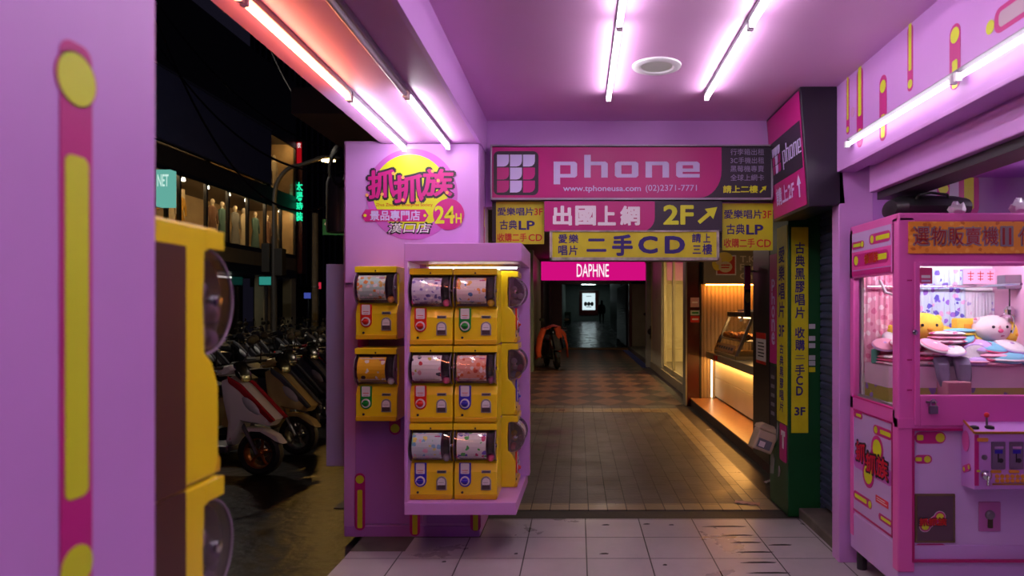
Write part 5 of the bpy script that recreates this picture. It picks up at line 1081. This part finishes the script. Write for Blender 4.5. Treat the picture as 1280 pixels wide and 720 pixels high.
a, b = P(724, 394, 59.9), P(748, 363, 59.9); MB().box(a.x, b.x, 0, .1, a.z, b.z, MAROON).build('frame', pb)
a, b = P(728, 387.5, 59.9), P(744, 366.5, 59.9); MB().box(a.x, b.x, -.06, 0, a.z, b.z, emit('poster_glow', '#cfe4ea', .8)).build('lit_panel', pb)
mb = MB(); q = south(0, -.06, 0); W = b.x-a.x; H = b.z-a.z
for k in range(3): mb.poly(q, circ(W*.13, 14, a.x+W*(.25+.25*k), a.z+H*.36, H*.13), .004, .012, INKB if k else DGR)
mb.rect(q, a.x+W*.3, a.z+H*.16, a.x+W*.7, a.z+H*.2, .004, .012, INKB); mb.rect(q, a.x+W*.3, a.z+H*.8, a.x+W*.7, a.z+H*.83, .004, .012, GRY); mb.build('print', pb)
wa = thing('washing_machine', 'pale round-door machine against the far left wall', 'machine', (-.80, 52, .47)); MB().box(-.2, .3, -.3, .3, 0, .9, mat('far_machine_green', '#6c8474', .5)).build('body', wa, bevel=.02); MB().lathe((.05, -.30, .5), [(.16, 0), (.16, .02), (.1, .03), (0, .03)], WHT, (0, -1, 0), 18).build('round_door', wa)
for i, y in enumerate((52, 57.5)):
    l = thing('ceiling_lamp', ['cool white ceiling lamp above the walking person far off', 'cool white ceiling lamp before the far poster'][i], 'light', (.9, y, 3.7)); MB().box(-.6, .6, -.1, .1, -.05, 0, WHT).build('body', l); MB().box(-.57, .57, -.08, .08, -.06, -.05, emit('lamp_glow_cool', '#d8f0f0', 16)).build('diffuser', l)
# the walking person
def person(x, y, z):
    verts = [(0, 0, .95), (0, -.0, 1.12), (0, .0, 1.38), (0, .0, 1.50), (0, -.01, 1.62), (0, -.0, 1.72), (.10, 0, .92), (.12, -.05, .50), (.12, .03, .09), (.12, -.09, .04), (-.10, 0, .92), (-.11, .08, .50), (-.11, .20, .12), (-.11, .12, .05), (.19, 0, 1.40), (.25, .05, 1.13), (.24, -.02, .90), (.24, -.05, .80), (-.19, 0, 1.40), (-.25, -.03, 1.13), (-.24, -.12, .92), (-.24, -.15, .83)]
    ed = [(0, 1), (1, 2), (2, 3), (3, 4), (4, 5), (0, 6), (6, 7), (7, 8), (8, 9), (0, 10), (10, 11), (11, 12), (12, 13), (2, 14), (14, 15), (15, 16), (16, 17), (2, 18), (18, 19), (19, 20), (20, 21)]
    rad = [.15, .14, .16, .065, .095, .07, .105, .07, .05, .04, .105, .07, .05, .04, .075, .055, .045, .03, .075, .055, .045, .03]
    me = bpy.data.meshes.new('person'); me.from_pydata(verts, ed, []); o = bpy.data.objects.new('person', me); COL.objects.link(o); o.location = (x, y, z)
    sk = o.modifiers.new('skin', 'SKIN'); sk.use_smooth_shade = True
    for i, r in enumerate(rad): me.skin_vertices[0].data[i].radius = (r, r*.85); me.skin_vertices[0].data[i].use_root = i == 0
    o.modifiers.new('sub', 'SUBSURF').levels = 2; o.modifiers['sub'].render_levels = 2
    me.materials.append(mat('dark_clothes', '#16161a', .8)); return o
pp = person(P(752, 0, 50).x, 50, .44); tag(pp, 'person in dark clothes walking away near the far end of the passage', 'person')
MB().ball((0, .012, 1.68), (.098, .1, .11), BLK, 16, 10).build('hair', pp)
MB().loft([[(.21*math.cos(t)*k, .14*math.sin(t)*k, z) for t in [2*PI*i/16 for i in range(16)]] for z, k in ((.80, 1.05), (1.1, .95), (1.36, 1.02), (1.46, .6))], mat('dark_coat', '#1c1c22', .8)).build('coat', pp)
# ---------------------------------------------------------------- scooters
def wheel(parent, x, tag_, rim):
    wz = MB().lathe((x, 0, .225), [(.15, -.05), (.19, -.055), (.22, -.035), (.226, 0), (.22, .035), (.19, .055), (.15, .05)], BLK, (0, 1, 0), 28).build('wheel', parent)
    mb = MB(); mb.lathe((x, 0, .225), [(.15, -.04), (.155, -.048), (.14, -.045), (.135, -.02), (.135, .02), (.14, .045), (.155, .048), (.15, .04)], rim, (0, 1, 0), 28)
    mb.build('rim', wz); mb = MB()
    for k in range(5):
        a = 2*PI*k/5; mb.tube([(x+.03*math.cos(a), 0, .225+.03*math.sin(a)), (x+.09*math.cos(a+.1), 0, .225+.09*math.sin(a+.1)), (x+.14*math.cos(a+.2), 0, .225+.14*math.sin(a+.2))], [.018, .013, .016], rim, 8)
    mb.lathe((x, 0, .225), [(0, -.06), (.035, -.06), (.035, .06), (0, .06)], rim, (0, 1, 0), 16); mb.build('spokes', wz)
    MB().lathe((x, .045, .225), [(.06, -.004), (.10, -.004), (.10, .004), (.06, .004), (.06, -.004)], STL, (0, 1, 0), 24).build('brake_disc', wz); return wz
SEATM = mat('black_vinyl_seat', '#131316', .45); SMK = mat('smoked_windscreen', '#101014', .15)
def scooter(label, body, accent, rim, group='parked scooters'):
    t = thing('motor_scooter', label, 'scooter', group=group)
    wheel(t, .64, 'front', rim); wheel(t, -.60, 'rear', rim)
    MB().puff([(.36, .98), (.50, .90), (.66, .74), (.84, .56), (.80, .50), (.62, .52), (.52, .54), (.47, .42), (.40, .30), (.34, .30), (.36, .52), (.30, .78), (.28, .95)], .30, body, .6).build('front_fairing', t)
    for q in (-1, 1): MB().puff([(.37, .985), (.50, .91), (.67, .745), (.855, .56), (.82, .54), (.64, .70), (.48, .86), (.38, .93)], .05, accent, .85, q*.115).build('trim_strip', t)
    mb = MB()
    for s in (-1, 1): mb.puff([(.40, .36), (.46, .46), (.50, .53), (.46, .52), (.40, .44)], .02, accent, .8, s*.13)
    mb.build('side_flash', t)
    mb = MB()
    for s in (-1, 1): mb.ball((.62, s*.13, .70), (.13, .03, .05), mat('headlight_lens', '#c4c8cc', .1, .2), 14, 8, Matrix.Rotation(R(42), 3, 'Y'))
    mb.build('headlight', t)
    MB().puff([(.44, .47), (.54, .485), (.68, .475), (.84, .40), (.90, .32), (.82, .37), (.68, .445), (.54, .45), (.44, .43)], .13, body, .7).build('front_fender', t)
    mb = MB()
    for s in (-1, 1): mb.tube([(.44, s*.07, .62), (.64, s*.075, .225)], .02, STL, 8)
    mb.build('fork', t)
    MB().box(-.16, .38, -.15, .15, .24, .31, DGR).build('floorboard', t, bevel=.02)
    MB().puff([(-.16, .30), (-.10, .56), (-.16, .66), (-.50, .68), (-.86, .76), (-.98, .74), (-.92, .64), (-.74, .50), (-.56, .44), (-.40, .34), (-.26, .28)], .34, body, .72).build('rear_body', t)
    MB().puff([(-.30, .58), (-.66, .66), (-.90, .71), (-.70, .60), (-.44, .54)], .355, accent, .85).build('rear_flash', t)
    MB().puff([(-.08, .66), (-.06, .74), (-.16, .79), (-.34, .78), (-.46, .80), (-.62, .87), (-.86, .86), (-.92, .78), (-.60, .70), (-.20, .66)], .28, SEATM, .7).build('seat', t)
    MB().puff([(-.92, .72), (-1.0, .73), (-1.02, .68), (-.94, .65)], .2, RED, .7).build('tail_light', t)
    MB().puff([(-.84, .62), (-1.0, .46), (-1.04, .34), (-1.0, .34), (-.92, .48), (-.80, .58)], .15, DGR, .8).build('rear_mudguard', t)
    MB().box(-1.045, -1.035, -.12, .12, .42, .54, PAPER).build('number_plate', t)
    MB().puff([(.26, .97), (.40, 1.0), (.46, 1.05), (.40, 1.10), (.28, 1.08), (.22, 1.02)], .26, body, .6).build('handlebar_cover', t)
    MB().tube([(.22, -.36, 1.06), (.30, -.24, 1.07), (.34, 0, 1.06), (.30, .24, 1.07), (.22, .36, 1.06)], [.018, .016, .016, .016, .018], BLK, 8).build('handlebar', t)
    for s in (-1, 1):
        mr = MB().tube([(.32, s*.22, 1.08), (.36, s*.27, 1.24), (.34, s*.31, 1.29)], .007, BLK, 6).build('mirror', t); MB().ball((.33, s*.34, 1.31), (.02, .075, .05), BLK, 12, 8).build('mirror_head', mr)
        MB().tube([(.36, s*.2, 1.02), (.40, s*.34, 1.02)], .006, STL, 6).build('brake_lever', t)
    MB().puff([(.43, .98), (.50, .92), (.49, 1.0), (.42, 1.12), (.40, 1.12)], .2, SMK, .7).build('windscreen', t)
    MB().tube([(-.30, -.17, .27), (-.55, -.19, .26), (-.70, -.20, .30), (-1.0, -.20, .40)], [.02, .03, .06, .055], STL, 12).build('exhaust', t)
    MB().puff([(-.20, .36), (-.30, .38), (-.62, .30), (-.66, .22), (-.58, .17), (-.28, .20)], .18, DGR, .8, .06).build('engine_case', t)
    MB().tube([(-.10, .16, .26), (-.05, .24, .03), (-.02, .26, .008)], .012, BLK, 8).tube([(-.16, -.12, .25), (-.14, -.15, .01)], .012, BLK, 8).build('stand', t)
    return t
SW = mat('scooter_white', '#d8d6d2', .2, var=.04, coat=.5); SG = mat('scooter_champagne', '#c4ad70', .25, .3, var=.05, coat=.4); SK = mat('scooter_black', '#141418', .2, coat=.4); SGY = mat('scooter_grey', '#5c5e66', .25, .3, coat=.4); SR = mat('scooter_red', '#a01420', .25, coat=.4); SBL = mat('scooter_navy', '#1c2438', .25, coat=.4)
BRZ = mat('bronze_rim', '#9a5a34', .3, .8)
protos = {'white': scooter('white scooter with red trim and bronze rims, nearest in the kerbside row', SW, SR, BRZ), 'gold': scooter('champagne gold scooter beside the white and red one', SG, SGY, STL), 'black': scooter('black scooter next behind the champagne gold one', SK, SGY, STL), 'grey': scooter('grey scooter two places behind the champagne gold one', SGY, SK, STL), 'red': scooter('red scooter deeper in the kerbside row behind the champagne gold one', SR, SK, STL)}
RZ = -.04
def park(t, x, y, a, z=RZ):          # x, y: where the front wheel stands
    t.location = (x-.64*math.cos(a), y-.64*math.sin(a), z); t.rotation_euler = (0, 0, a); return t
park(protos['white'], -3.12, 6.72, R(-6)); park(protos['gold'], -3.13, 7.66, R(-9)); park(protos['black'], -3.5, 8.7, R(-12)); park(protos['grey'], -3.6, 9.7, R(-14)); park(protos['red'], -3.95, 10.6, R(-20))
ordn = ['first', 'second', 'third', 'fourth', 'fifth', 'sixth', 'seventh', 'eighth', 'ninth', 'tenth', 'eleventh', 'twelfth', 'thirteenth', 'fourteenth']
k = 0; random.seed(21)
for row, lab in ((((-4.0, 11.6), (-4.1, 12.5), (-4.2, 13.4), (-4.9, 14.4)), 'in the kerbside row counting on from the red scooter'), (((-7.1, 13.4), (-7.0, 14.5), (-7.2, 15.6), (-7.1, 16.7), (-7.3, 17.8), (-7.2, 18.9), (-7.4, 20.0)), 'in the row across the lane counting away from the viewer'), (((-9.6, 20.2), (-9.7, 21.4), (-9.5, 22.6), (-9.8, 23.8), (-9.9, 25.2)), 'in the row before the clothes shop counting away from the viewer')):
    for i, (x, y) in enumerate(row):
        cname = random.choice(['black', 'grey', 'black']); c = copy_tree(protos[cname]); c['label'] = f'{ordn[i]} {cname} scooter {lab}' if 0 else f'dark {cname} scooter, {ordn[i]} {lab}'.replace('dark black', 'black').replace('dark grey', 'grey')
        park(c, x, y, R(random.uniform(-30, -8)) if row[0][0] > -6 else R(random.uniform(-20, 20)))
# two scooters inside the passage
c = copy_tree(protos['black']); c['label'] = 'black scooter parked in the lit recess beyond the white post'; c['group'] = 'scooters in the passage'; park(c, 2.45, 21.4, R(-100), .12)
c = copy_tree(protos['grey']); c['label'] = 'dark scooter under an orange raincoat beside the passage column'; c['group'] = 'scooters in the passage'; park(c, -.55, 18.1, R(-75), 0)
# the raincoat
rc = thing('raincoat', 'orange raincoat draped over a parked scooter beside the passage column', 'raincoat', (-.69, 18.62, 0)); ORC = mat('orange_raincoat', '#ea5a38', .6, var=.15, scale=6, bump=.4)
def cloth(path, wd, th=.02, wob=.03):
    secs = []
    for i, (x, y, z) in enumerate(path):
        sec = []
        for k in range(8):
            s = -1+2*k/7; sec.append((x+wob*math.sin(k*2.1+i*.9), y+s*wd[i], z-.05*s*s+wob*.5*math.cos(k*1.7+i)))
        sec += [(a-.0, b, c-th) for a, b, c in reversed(sec)]; secs.append(sec)
    return MB().loft(secs, ORC)
cloth([(-.42, 0, .28), (-.44, -.02, .55), (-.36, -.03, .90), (-.22, -.03, 1.10), (0, -.02, 1.17), (.2, -.03, 1.12), (.34, -.05, .92), (.40, -.06, .62), (.42, -.06, .34)], [.20, .22, .28, .3, .3, .3, .26, .2, .14]).build('coat_body', rc)
MB().tube([(.12, -.30, 1.08), (.2, -.36, .85), (.16, -.38, .62), (.2, -.37, .45)], [.08, .085, .075, .06], ORC, 12).build('sleeve', rc); MB().tube([(-.22, -.30, 1.05), (-.32, -.36, .8), (-.36, -.37, .5), (-.34, -.36, .30)], [.08, .085, .075, .06], ORC, 12).build('sleeve', rc)
# ---------------------------------------------------------------- street across the road
BD = thing('store_building', 'dark clothes shop building across the street with lit upper windows', 'building', (0, 0, 0)); XF = -13.0
DK = mat('black_cladding', '#18171c', .4, var=.1); BRC = mat('bronze_cladding', '#3a3024', .4, var=.15); NAV = mat('navy_billboard', '#5a5f8e', .5, var=.08)
mb = MB(); mb.box(XF-8, XF-2.6, 4, 31.5, 0, 12, DK); mb.build('core', BD)
MB().box(XF-2.6, XF, 4, 31.5, 9.15, 12, DK).build('parapet', BD)
MB().box(XF-2.6, XF+.02, 4, 31.5, 6.1, 6.75, BRC).build('fascia', BD)
MB().box(XF-2.6, XF, 4, 31.5, 3.9, 4.07, DK).build('floor_slab', BD); MB().box(XF-.3, XF, 4, 31.5, 3.35, 3.9, mat('beige_spandrel', '#8a7c60', .5)).build('spandrel', BD); MB().box(XF-2.6, XF+.05, 4, 31.5, 3.0, 3.35, DK).build('canopy', BD)
MB().box(XF-.1, XF+.12, 4, 28.7, 6.85, 9.1, NAV).build('billboard', BD)
mb = MB(); mb.box(XF+.12, XF+.16, 4, 28.7, 6.80, 6.86, STL); mb.box(XF+.12, XF+.16, 4, 28.7, 9.08, 9.14, STL); mb.build('billboard_edge', BD)
INW = mat('shop_inner_wall', '#b09468', .6)
MB().box(XF-2.55, XF-2.45, 12, 31.4, 4.07, 6.1, INW).box(XF-2.5, XF, 31.38, 31.5, 4.07, 9.15, INW).box(XF-2.55, XF-2.45, 28.7, 31.4, 6.75, 9.15, INW).build('inner_wall', BD)
for y in (20.5, 21.6, 22.3, 23.9, 25.4, 26.9, 28.4, 29.9, 31.42): MB().box(XF-.08, XF+.03, y-.05, y+.05, 4.07, 6.1, DK).build('mullion', BD)
for y0, y1 in ((20.5, 21.6), (21.6, 22.3), (22.3, 23.9), (23.9, 25.4), (25.4, 26.9), (26.9, 28.4), (28.4, 29.9), (29.9, 31.4)): MB().box(XF-.03, XF-.02, y0+.05, y1-.05, 4.07, 6.1, GLS).build('window_pane', BD)
MB().box(XF-.03, XF-.02, 28.8, 31.35, 6.75, 9.1, GLS).build('tall_pane', BD); MB().box(XF-.06, XF+.04, 28.7, 28.8, 6.75, 9.15, DK).build('tall_frame', BD); MB().box(XF-.06, XF+.04, 31.35, 31.5, 6.75, 9.15, DK).build('tall_frame', BD)
MB().box(XF-.2, XF-.12, 14, 31.2, 6.05, 6.09, emit('added_strip_glow', '#ffcf8c', 26)).box(XF-.2, XF-.12, 29, 31.2, 9.07, 9.11, emit('added_strip_glow', '', 1)).build('light_strip', BD)  # glow strips added out of sight under the window heads to light the interior
for y in (22.0, 23.2, 24.7, 26.2, 27.6, 29.2, 30.7): MB().lathe((XF-.4, y, 6.05), [(.05, 0), (.06, -.1), (.0, -.1)], emit('spot_glow', '#fff0d0', 14), n=12).build('spotlight', BD)
MB().box(XF-1.6, XF-1.5, 24.2, 25.2, 4.1, 6.0, mat('pale_curtain', '#cfc0a0', .7)).build('curtain', BD)
for y0, y1 in ((28.3, 28.9), (31.0, 31.5), (24.0, 24.6), (20.0, 20.6)): MB().box(XF-.4, XF, y0, y1, 0, 3.0, CREAM).build('ground_column', BD)
MB().box(XF-2.5, XF-2.4, 4, 31.4, 0, 3, mat('ground_shop_wall', '#5a5648', .6)).build('ground_wall', BD); MB().box(XF-1.4, XF-1.2, 26.4, 28, 2.86, 2.92, emit('ground_strip_glow', '#dfe8d8', 2.0)).build('ground_light', BD)
MB().box(XF-.05, XF-.03, 24.6, 28.3, .2, 3.0, GLS).box(XF-.05, XF-.03, 28.9, 31.0, .2, 3.0, GLS).build('ground_pane', BD)
gm = {'teal': mat('garment_teal', '#4a6a66', .8), 'ivory': mat('garment_ivory', '#c8b89a', .8), 'mustard': mat('garment_mustard', '#b88a20', .8), 'brown': mat('garment_brown', '#6a4a34', .8), 'grey': mat('garment_grey', '#7c7c78', .8)}
def garment(col, y, z, h, lab):
    t = thing('mannequin', lab, 'mannequin', (XF-.75, y, z), 0, 'dressed figures in the clothes shop windows')
    MB().loft([[(r*.6*math.cos(a), r*math.sin(a), zz*h) for a in [2*PI*i/14 for i in range(14)]] for zz, r in ((.08, .27), (.4, .2), (.55, .15), (.75, .21), (.82, .19), (.86, .07))], gm[col]).build('dress', t)
    MB().ball((0, 0, h*.95), (.08, .075, .11), mat('mannequin_skin', '#c8b8a0', .5), 12, 8).tube([(0, 0, h*.84), (0, 0, h*.9)], .05, MATS['mannequin_skin'], 10).build('head', t)
    for s in (-1, 1): MB().tube([(0, s*.2, h*.8), (.03, s*.27, h*.62), (.06, s*.25, h*.46)], [.06, .045, .035], gm[col], 8).build('arm', t)
    MB().lathe((0, 0, 0), [(.18, 0), (.18, .02), (.02, .03), (.02, h*.1)], STL, n=14).build('stand', t)
for i, (y, c) in enumerate(((22.0, 'mustard'), (23.0, 'ivory'), (23.6, 'mustard'), (25.7, 'brown'), (26.4, 'teal'), (27.4, 'grey'), (28.1, 'ivory'), (29.1, 'teal'), (30.2, 'brown'), (30.95, 'grey'))): garment(c, y, 4.07, 1.65, f'{ordn[i]} mannequin along the first-floor shop window, in {c}')
for i, (y, c) in enumerate(((29.4, 'grey'), (30.2, 'teal'), (30.9, 'ivory'))): garment(c, y, 6.75, 1.8, f'mannequin in {c} in the tall window beside the navy billboard')
MB().box(XF-.06, XF+.03, 4, 31.4, 5.96, 6.1, DK).box(XF-.06, XF+.03, 28.8, 31.35, 8.98, 9.15, DK).build('window_head', BD)  # dark lip added to keep the glow strips out of sight
# signs on the building
ne = thing('shop_light_sign', 'glowing pale cyan NET shop sign beside the near pillar', 'sign'); a, b = P(176, 258, 20.5), P(213, 212, 20.5); xs = P(195, 0, 20.5).x
MB().box(a.x, xs, 20.5, 20.8, a.z, b.z, mat('dim_panel_blue', '#3a3a5a', .4)).build('dark_panel', ne); MB().box(xs, b.x, 20.5, 20.8, a.z, b.z, emit('cyan_sign_glow', '#7fd8c8', .42)).build('lit_panel', ne)
mb = MB(); mb.text(south(0, 20.5, 0), 'NET', xs+.05, b.z-.5, b.x-.05, b.z-.15, emit('pale_letter_glow', '#d8fff4', .6), .01, .01); mb.build('lettering', ne); MB().box(XF, a.x, 20.6, 20.7, a.z+.4, a.z+.5, STL).build('arm', ne)
nn = thing('neon_sign', 'tall narrow red shop sign with green glowing characters at the building corner', 'sign'); q = Pl((0, 31.6, 0), (1, 0, 0), (0, 0, 1)); nx0 = P(370.5, 0, 31.6).x; nx1 = P(377.5, 0, 31.6).x
zt = lambda py: P(0, py, 31.6).z
MB().box(nx0, nx1, 31.62, 32.0, zt(342), zt(175), mat('maroon_sign_box', '#4a0c14', .5)).build('sign_box', nn)
MB().box(nx0-.35, nx0+.02, 31.4, 31.8, 4.5, 4.6, STL).build('bracket', nn); MB().box(nx0-.35, nx0+.02, 31.4, 31.8, 8.4, 8.5, STL).build('bracket', nn)
MB().rect(q, nx0+.02, zt(206), nx1-.02, zt(178), .0, .02, emit('red_sign_glow', '#c8101e', .4)).build('red_panel', nn)
mb = MB(); mb.text(q, '衣', nx0+.05, zt(185), nx1-.05, zt(178.5), emit('white_sign_glow', '#e8d8d8', .8), .022, .02); mb.column(q, '太陽時裝', (nx0+nx1)/2, zt(277), zt(227), .34, emit('green_neon_glow', '#1fe0a0', 1.0), .022, .02); mb.build('lettering', nn)
# distant dark tower
tw = thing('office_tower', 'tall dark ribbed tower behind the street lamp', 'building'); MB().box(-24, -12, 50, 60, 3.2, 34, mat('tower_dark', '#34343c', .5)).build('body', tw)
FIN = mat('tower_rib', '#6a6a74', .5)
for k in range(28): MB().box(-23.6+k*.42, -23.5+k*.42, 49.75, 50, 3.4, 33, FIN).build('rib', tw)
MB().box(-24, -12, 50.5, 60, 0, 3.2, mat('tower_base', '#30302c', .5)).build('base', tw); MB().box(-17.6, -16.2, 50.3, 50.5, 1.6, 3.0, mat('lit_tower_window', '#b8c8b4', .5, em=.35)).build('lit_window', tw)
for k in range(4): MB().box(-17.6+k*.45, -17.54+k*.45, 50.25, 50.3, 1.6, 3.0, DK).build('mullion', tw)
for i, (x0, x1, y0, y1, Y, m, lb) in enumerate(((393, 401, 353, 361, 45, emit('small_red_sign_glow', '#e0304c', .5), 'small red and white street sign glowing low behind the concrete pole'), (380, 388, 366, 373, 45, emit('blue_sign_glow', '#5060c8', .4), 'small blue lit window at street level beyond the building corner'), (324, 338, 346, 356, 27.2, emit('teal_sign_glow', '#40b8a8', .35), 'small teal lit sign over the ground floor of the clothes shop'))):
    a, b = P(x0, y1, Y), P(x1, y0, Y); t = thing('small_lit_sign', lb, 'sign'); MB().box(a.x, b.x, Y, Y+.2, a.z, b.z, m).build('lit_panel', t); MB().box(a.x-.05, b.x+.05, Y+.05, Y+.25, a.z-.05, b.z+.05, DK).build('case', t); MB().box((a.x+b.x)/2-.04, (a.x+b.x)/2+.04, Y+.1, Y+.18, 0, a.z, STL).build('post', t)
s0 = thing('street_lamp', 'unseen pole lamp added across the road, hidden by the near purple pillar', 'street lamp', (-10.2, 13.0, RZ))  # unseen lamp added to brighten the billboard, road and scooters
MB().tube([(0, 0, 0), (0, 0, 6.9), (.3, 0, 7.3), (1.2, 0, 7.45)], [.08, .06, .06, .05], mat('lamp_pole_paint', '#3a3838', .5), 10).build('pole', s0); MB().box(.9, 1.6, -.16, .16, 7.42, 7.54, MATS['lamp_pole_paint']).build('lamp_head', s0, bevel=.03)
MB().box(1.0, 1.5, -.12, .12, 7.38, 7.42, emit('added_lamp_glow', '#fff0dc', 480)).build('lamp_lens', s0)
# street lamp, poles, signs, transformer, wires
LY = 20.0; lp_ = P(343, 0, LY).x; hd_ = P(404, 196, LY)
sl_ = thing('street_lamp', 'tall curved street lamp with a glowing amber head over the scooters', 'street lamp', (lp_, LY, RZ))
arc = [(0, 0, 0), (0, 0, 3.5), (0, 0, 4.9)]+[(.75-.75*math.cos(t), 0, 4.9+.95*math.sin(t)) for t in [PI/2*i/8 for i in range(1, 9)]]+[(hd_.x-lp_-.1, 0, 6.05)]
MB().tube(arc, [.08]*2+[.06]*(len(arc)-2), mat('lamp_pole_paint', '#3a3838', .5), 10).build('pole', sl_); MB().lathe((0, 0, 0), [(.2, 0), (.2, .05), (.1, .15), (.08, .5)], MATS['lamp_pole_paint'], n=14).build('base', sl_)
MB().loft([[(hd_.x-lp_+dx, w_*math.cos(t), 6.06+h_*math.sin(t)) for t in [2*PI*i/12 for i in range(12)]] for dx, w_, h_ in ((-.2, .05, .04), (0, .13, .08), (.35, .12, .07), (.5, .04, .03))], MATS['lamp_pole_paint']).build('lamp_head', sl_)
MB().ball((hd_.x-lp_+.15, 0, 5.99), (.2, .11, .05), emit('amber_lamp_glow', '#ffc460', 150), 14, 8).build('lamp_lens', sl_)
for z0, z1, dx in ((2.7, 3.55, -.2), (2.6, 3.4, .17)): MB().box(dx-.12, dx+.12, -.15, .15, z0, z1, BLK).build('signal_box', sl_, bevel=.02)
up = thing('utility_pole', 'grey concrete utility pole standing behind the scooter rows', 'pole', (P(394, 0, 24).x, 24, RZ)); MB().tube([(0, 0, 0), (0, 0, 5.0)], [.12, .10], CONC, 14).build('pole', up)
for z in (1.2, 2.4): MB().lathe((0, 0, z), [(.125, -.03), (.13, 0), (.125, .03)], STL, n=16).build('band', up)
gs = thing('street_name_sign', 'green street direction sign beside the concrete pole', 'road sign'); a, b = P(403, 294, 22), P(433, 274, 22); MB().box(a.x, b.x, 22, 22.04, a.z, b.z, mat('road_sign_green', '#0f6a3a', .4)).build('plate', gs, bevel=.01)
q = south(0, 22, 0); mb = MB(); w_ = b.x-a.x; h_ = b.z-a.z; mb.poly(q, [(a.x+.05, a.z+h_*.7), (a.x+.17, a.z+h_*.9), (a.x+.17, a.z+h_*.5)], .002, .006, PAPER); mb.text(q, '館前', a.x+w_*.3, a.z+h_*.55, a.x+w_*.85, a.z+h_*.92, PAPER, .003, .015); mb.text(q, 'Guanqian', a.x+w_*.3, a.z+h_*.32, a.x+w_*.85, a.z+h_*.48, PAPER, .003, .01); mb.build('lettering', gs); MB().tube([((a.x+b.x)/2+.3, 22.08, RZ), ((a.x+b.x)/2+.3, 22.08, b.z)], .04, STL, 10).build('post', gs)
tf = thing('pole_transformer', 'grey pole transformer with coiled black cables beside the purple pillar', 'transformer', (P(431, 0, 9).x, 9, RZ)); MB().tube([(.2, 0, 0), (.2, 0, 5.2)], .11, CONC, 14).build('pole', tf)
MB().lathe((-.02, -.22, 2.62), [(0, 0), (.13, 0), (.14, .05), (.14, .62), (.12, .7), (0, .72)], mat('transformer_grey', '#6c6c70', .4, .3), n=20).build('tank', tf)
for k in range(5): MB().tube([(.05+.17*math.cos(t)*(1-.1*k), -.24-.03*k, 3.42+.34*math.sin(t)*(1-.1*k)) for t in [2*PI*i/20 for i in range(21)]], .018, mat('cable_grey', '#3c3c42', .5), 6).build('cable_coil', tf)
CBL = mat('overhead_wire', '#26242a', .6)
for i, (p, q_, sag, lb) in enumerate(((P(180, -20, 9), P(432, 190, 9.2), .45, 'upper'), (P(200, 60, 9.3), P(432, 215, 9.2), .5, 'middle'), (P(190, 10, 8.6), P(433, 240, 9.1), 1.1, 'slackest'), (P(330, 40, 14), P(432, 175, 9.3), .4, 'short far'))):
    p = Vector(p); q_ = Vector(q_); pts = [p.lerp(q_, t/20)-Vector((0, 0, sag*4*(t/20)*(1-t/20))) for t in range(21)]
    tag(MB().tube(pts, .014, CBL, 6).build('overhead_cable'), f'{lb} black overhead cable sagging towards the pole transformer', 'cable', 'overhead cables')
# litter
for i, (px, py, c, lb, s) in enumerate(((934, 630, mat('litter_salmon', '#c89a84', .7), 'salmon paper strip lying on the brown pavers near the green post', 1), (960, 603, mat('litter_white', '#b0acb0', .7), 'crumpled whitish scrap by the base of the green post', .5), (886, 538, MATS['litter_white'], 'tiny white scrap in the gutter beside the chicken shop step', .35))):
    Y = 1.6*F/(py-CY); X = (px-CX)*Y/F; mb = MB(); vs = []; n = 8
    secs = [[(-.10*s+.2*s*k/6, -.025*s, .004+.008*(k % 2)), (-.10*s+.2*s*k/6, .03*s, .010+.006*((k+1) % 2)), (-.10*s+.2*s*k/6, .03*s, .006+.006*((k+1) % 2)), (-.10*s+.2*s*k/6, -.025*s, .001+.008*(k % 2))] for k in range(7)]
    o = mb.loft(secs, c).build('paper_litter'); o.location = (X, Y, 0); o.rotation_euler = (0, 0, (-.35, .8, .3)[i]); tag(o, lb, 'litter')
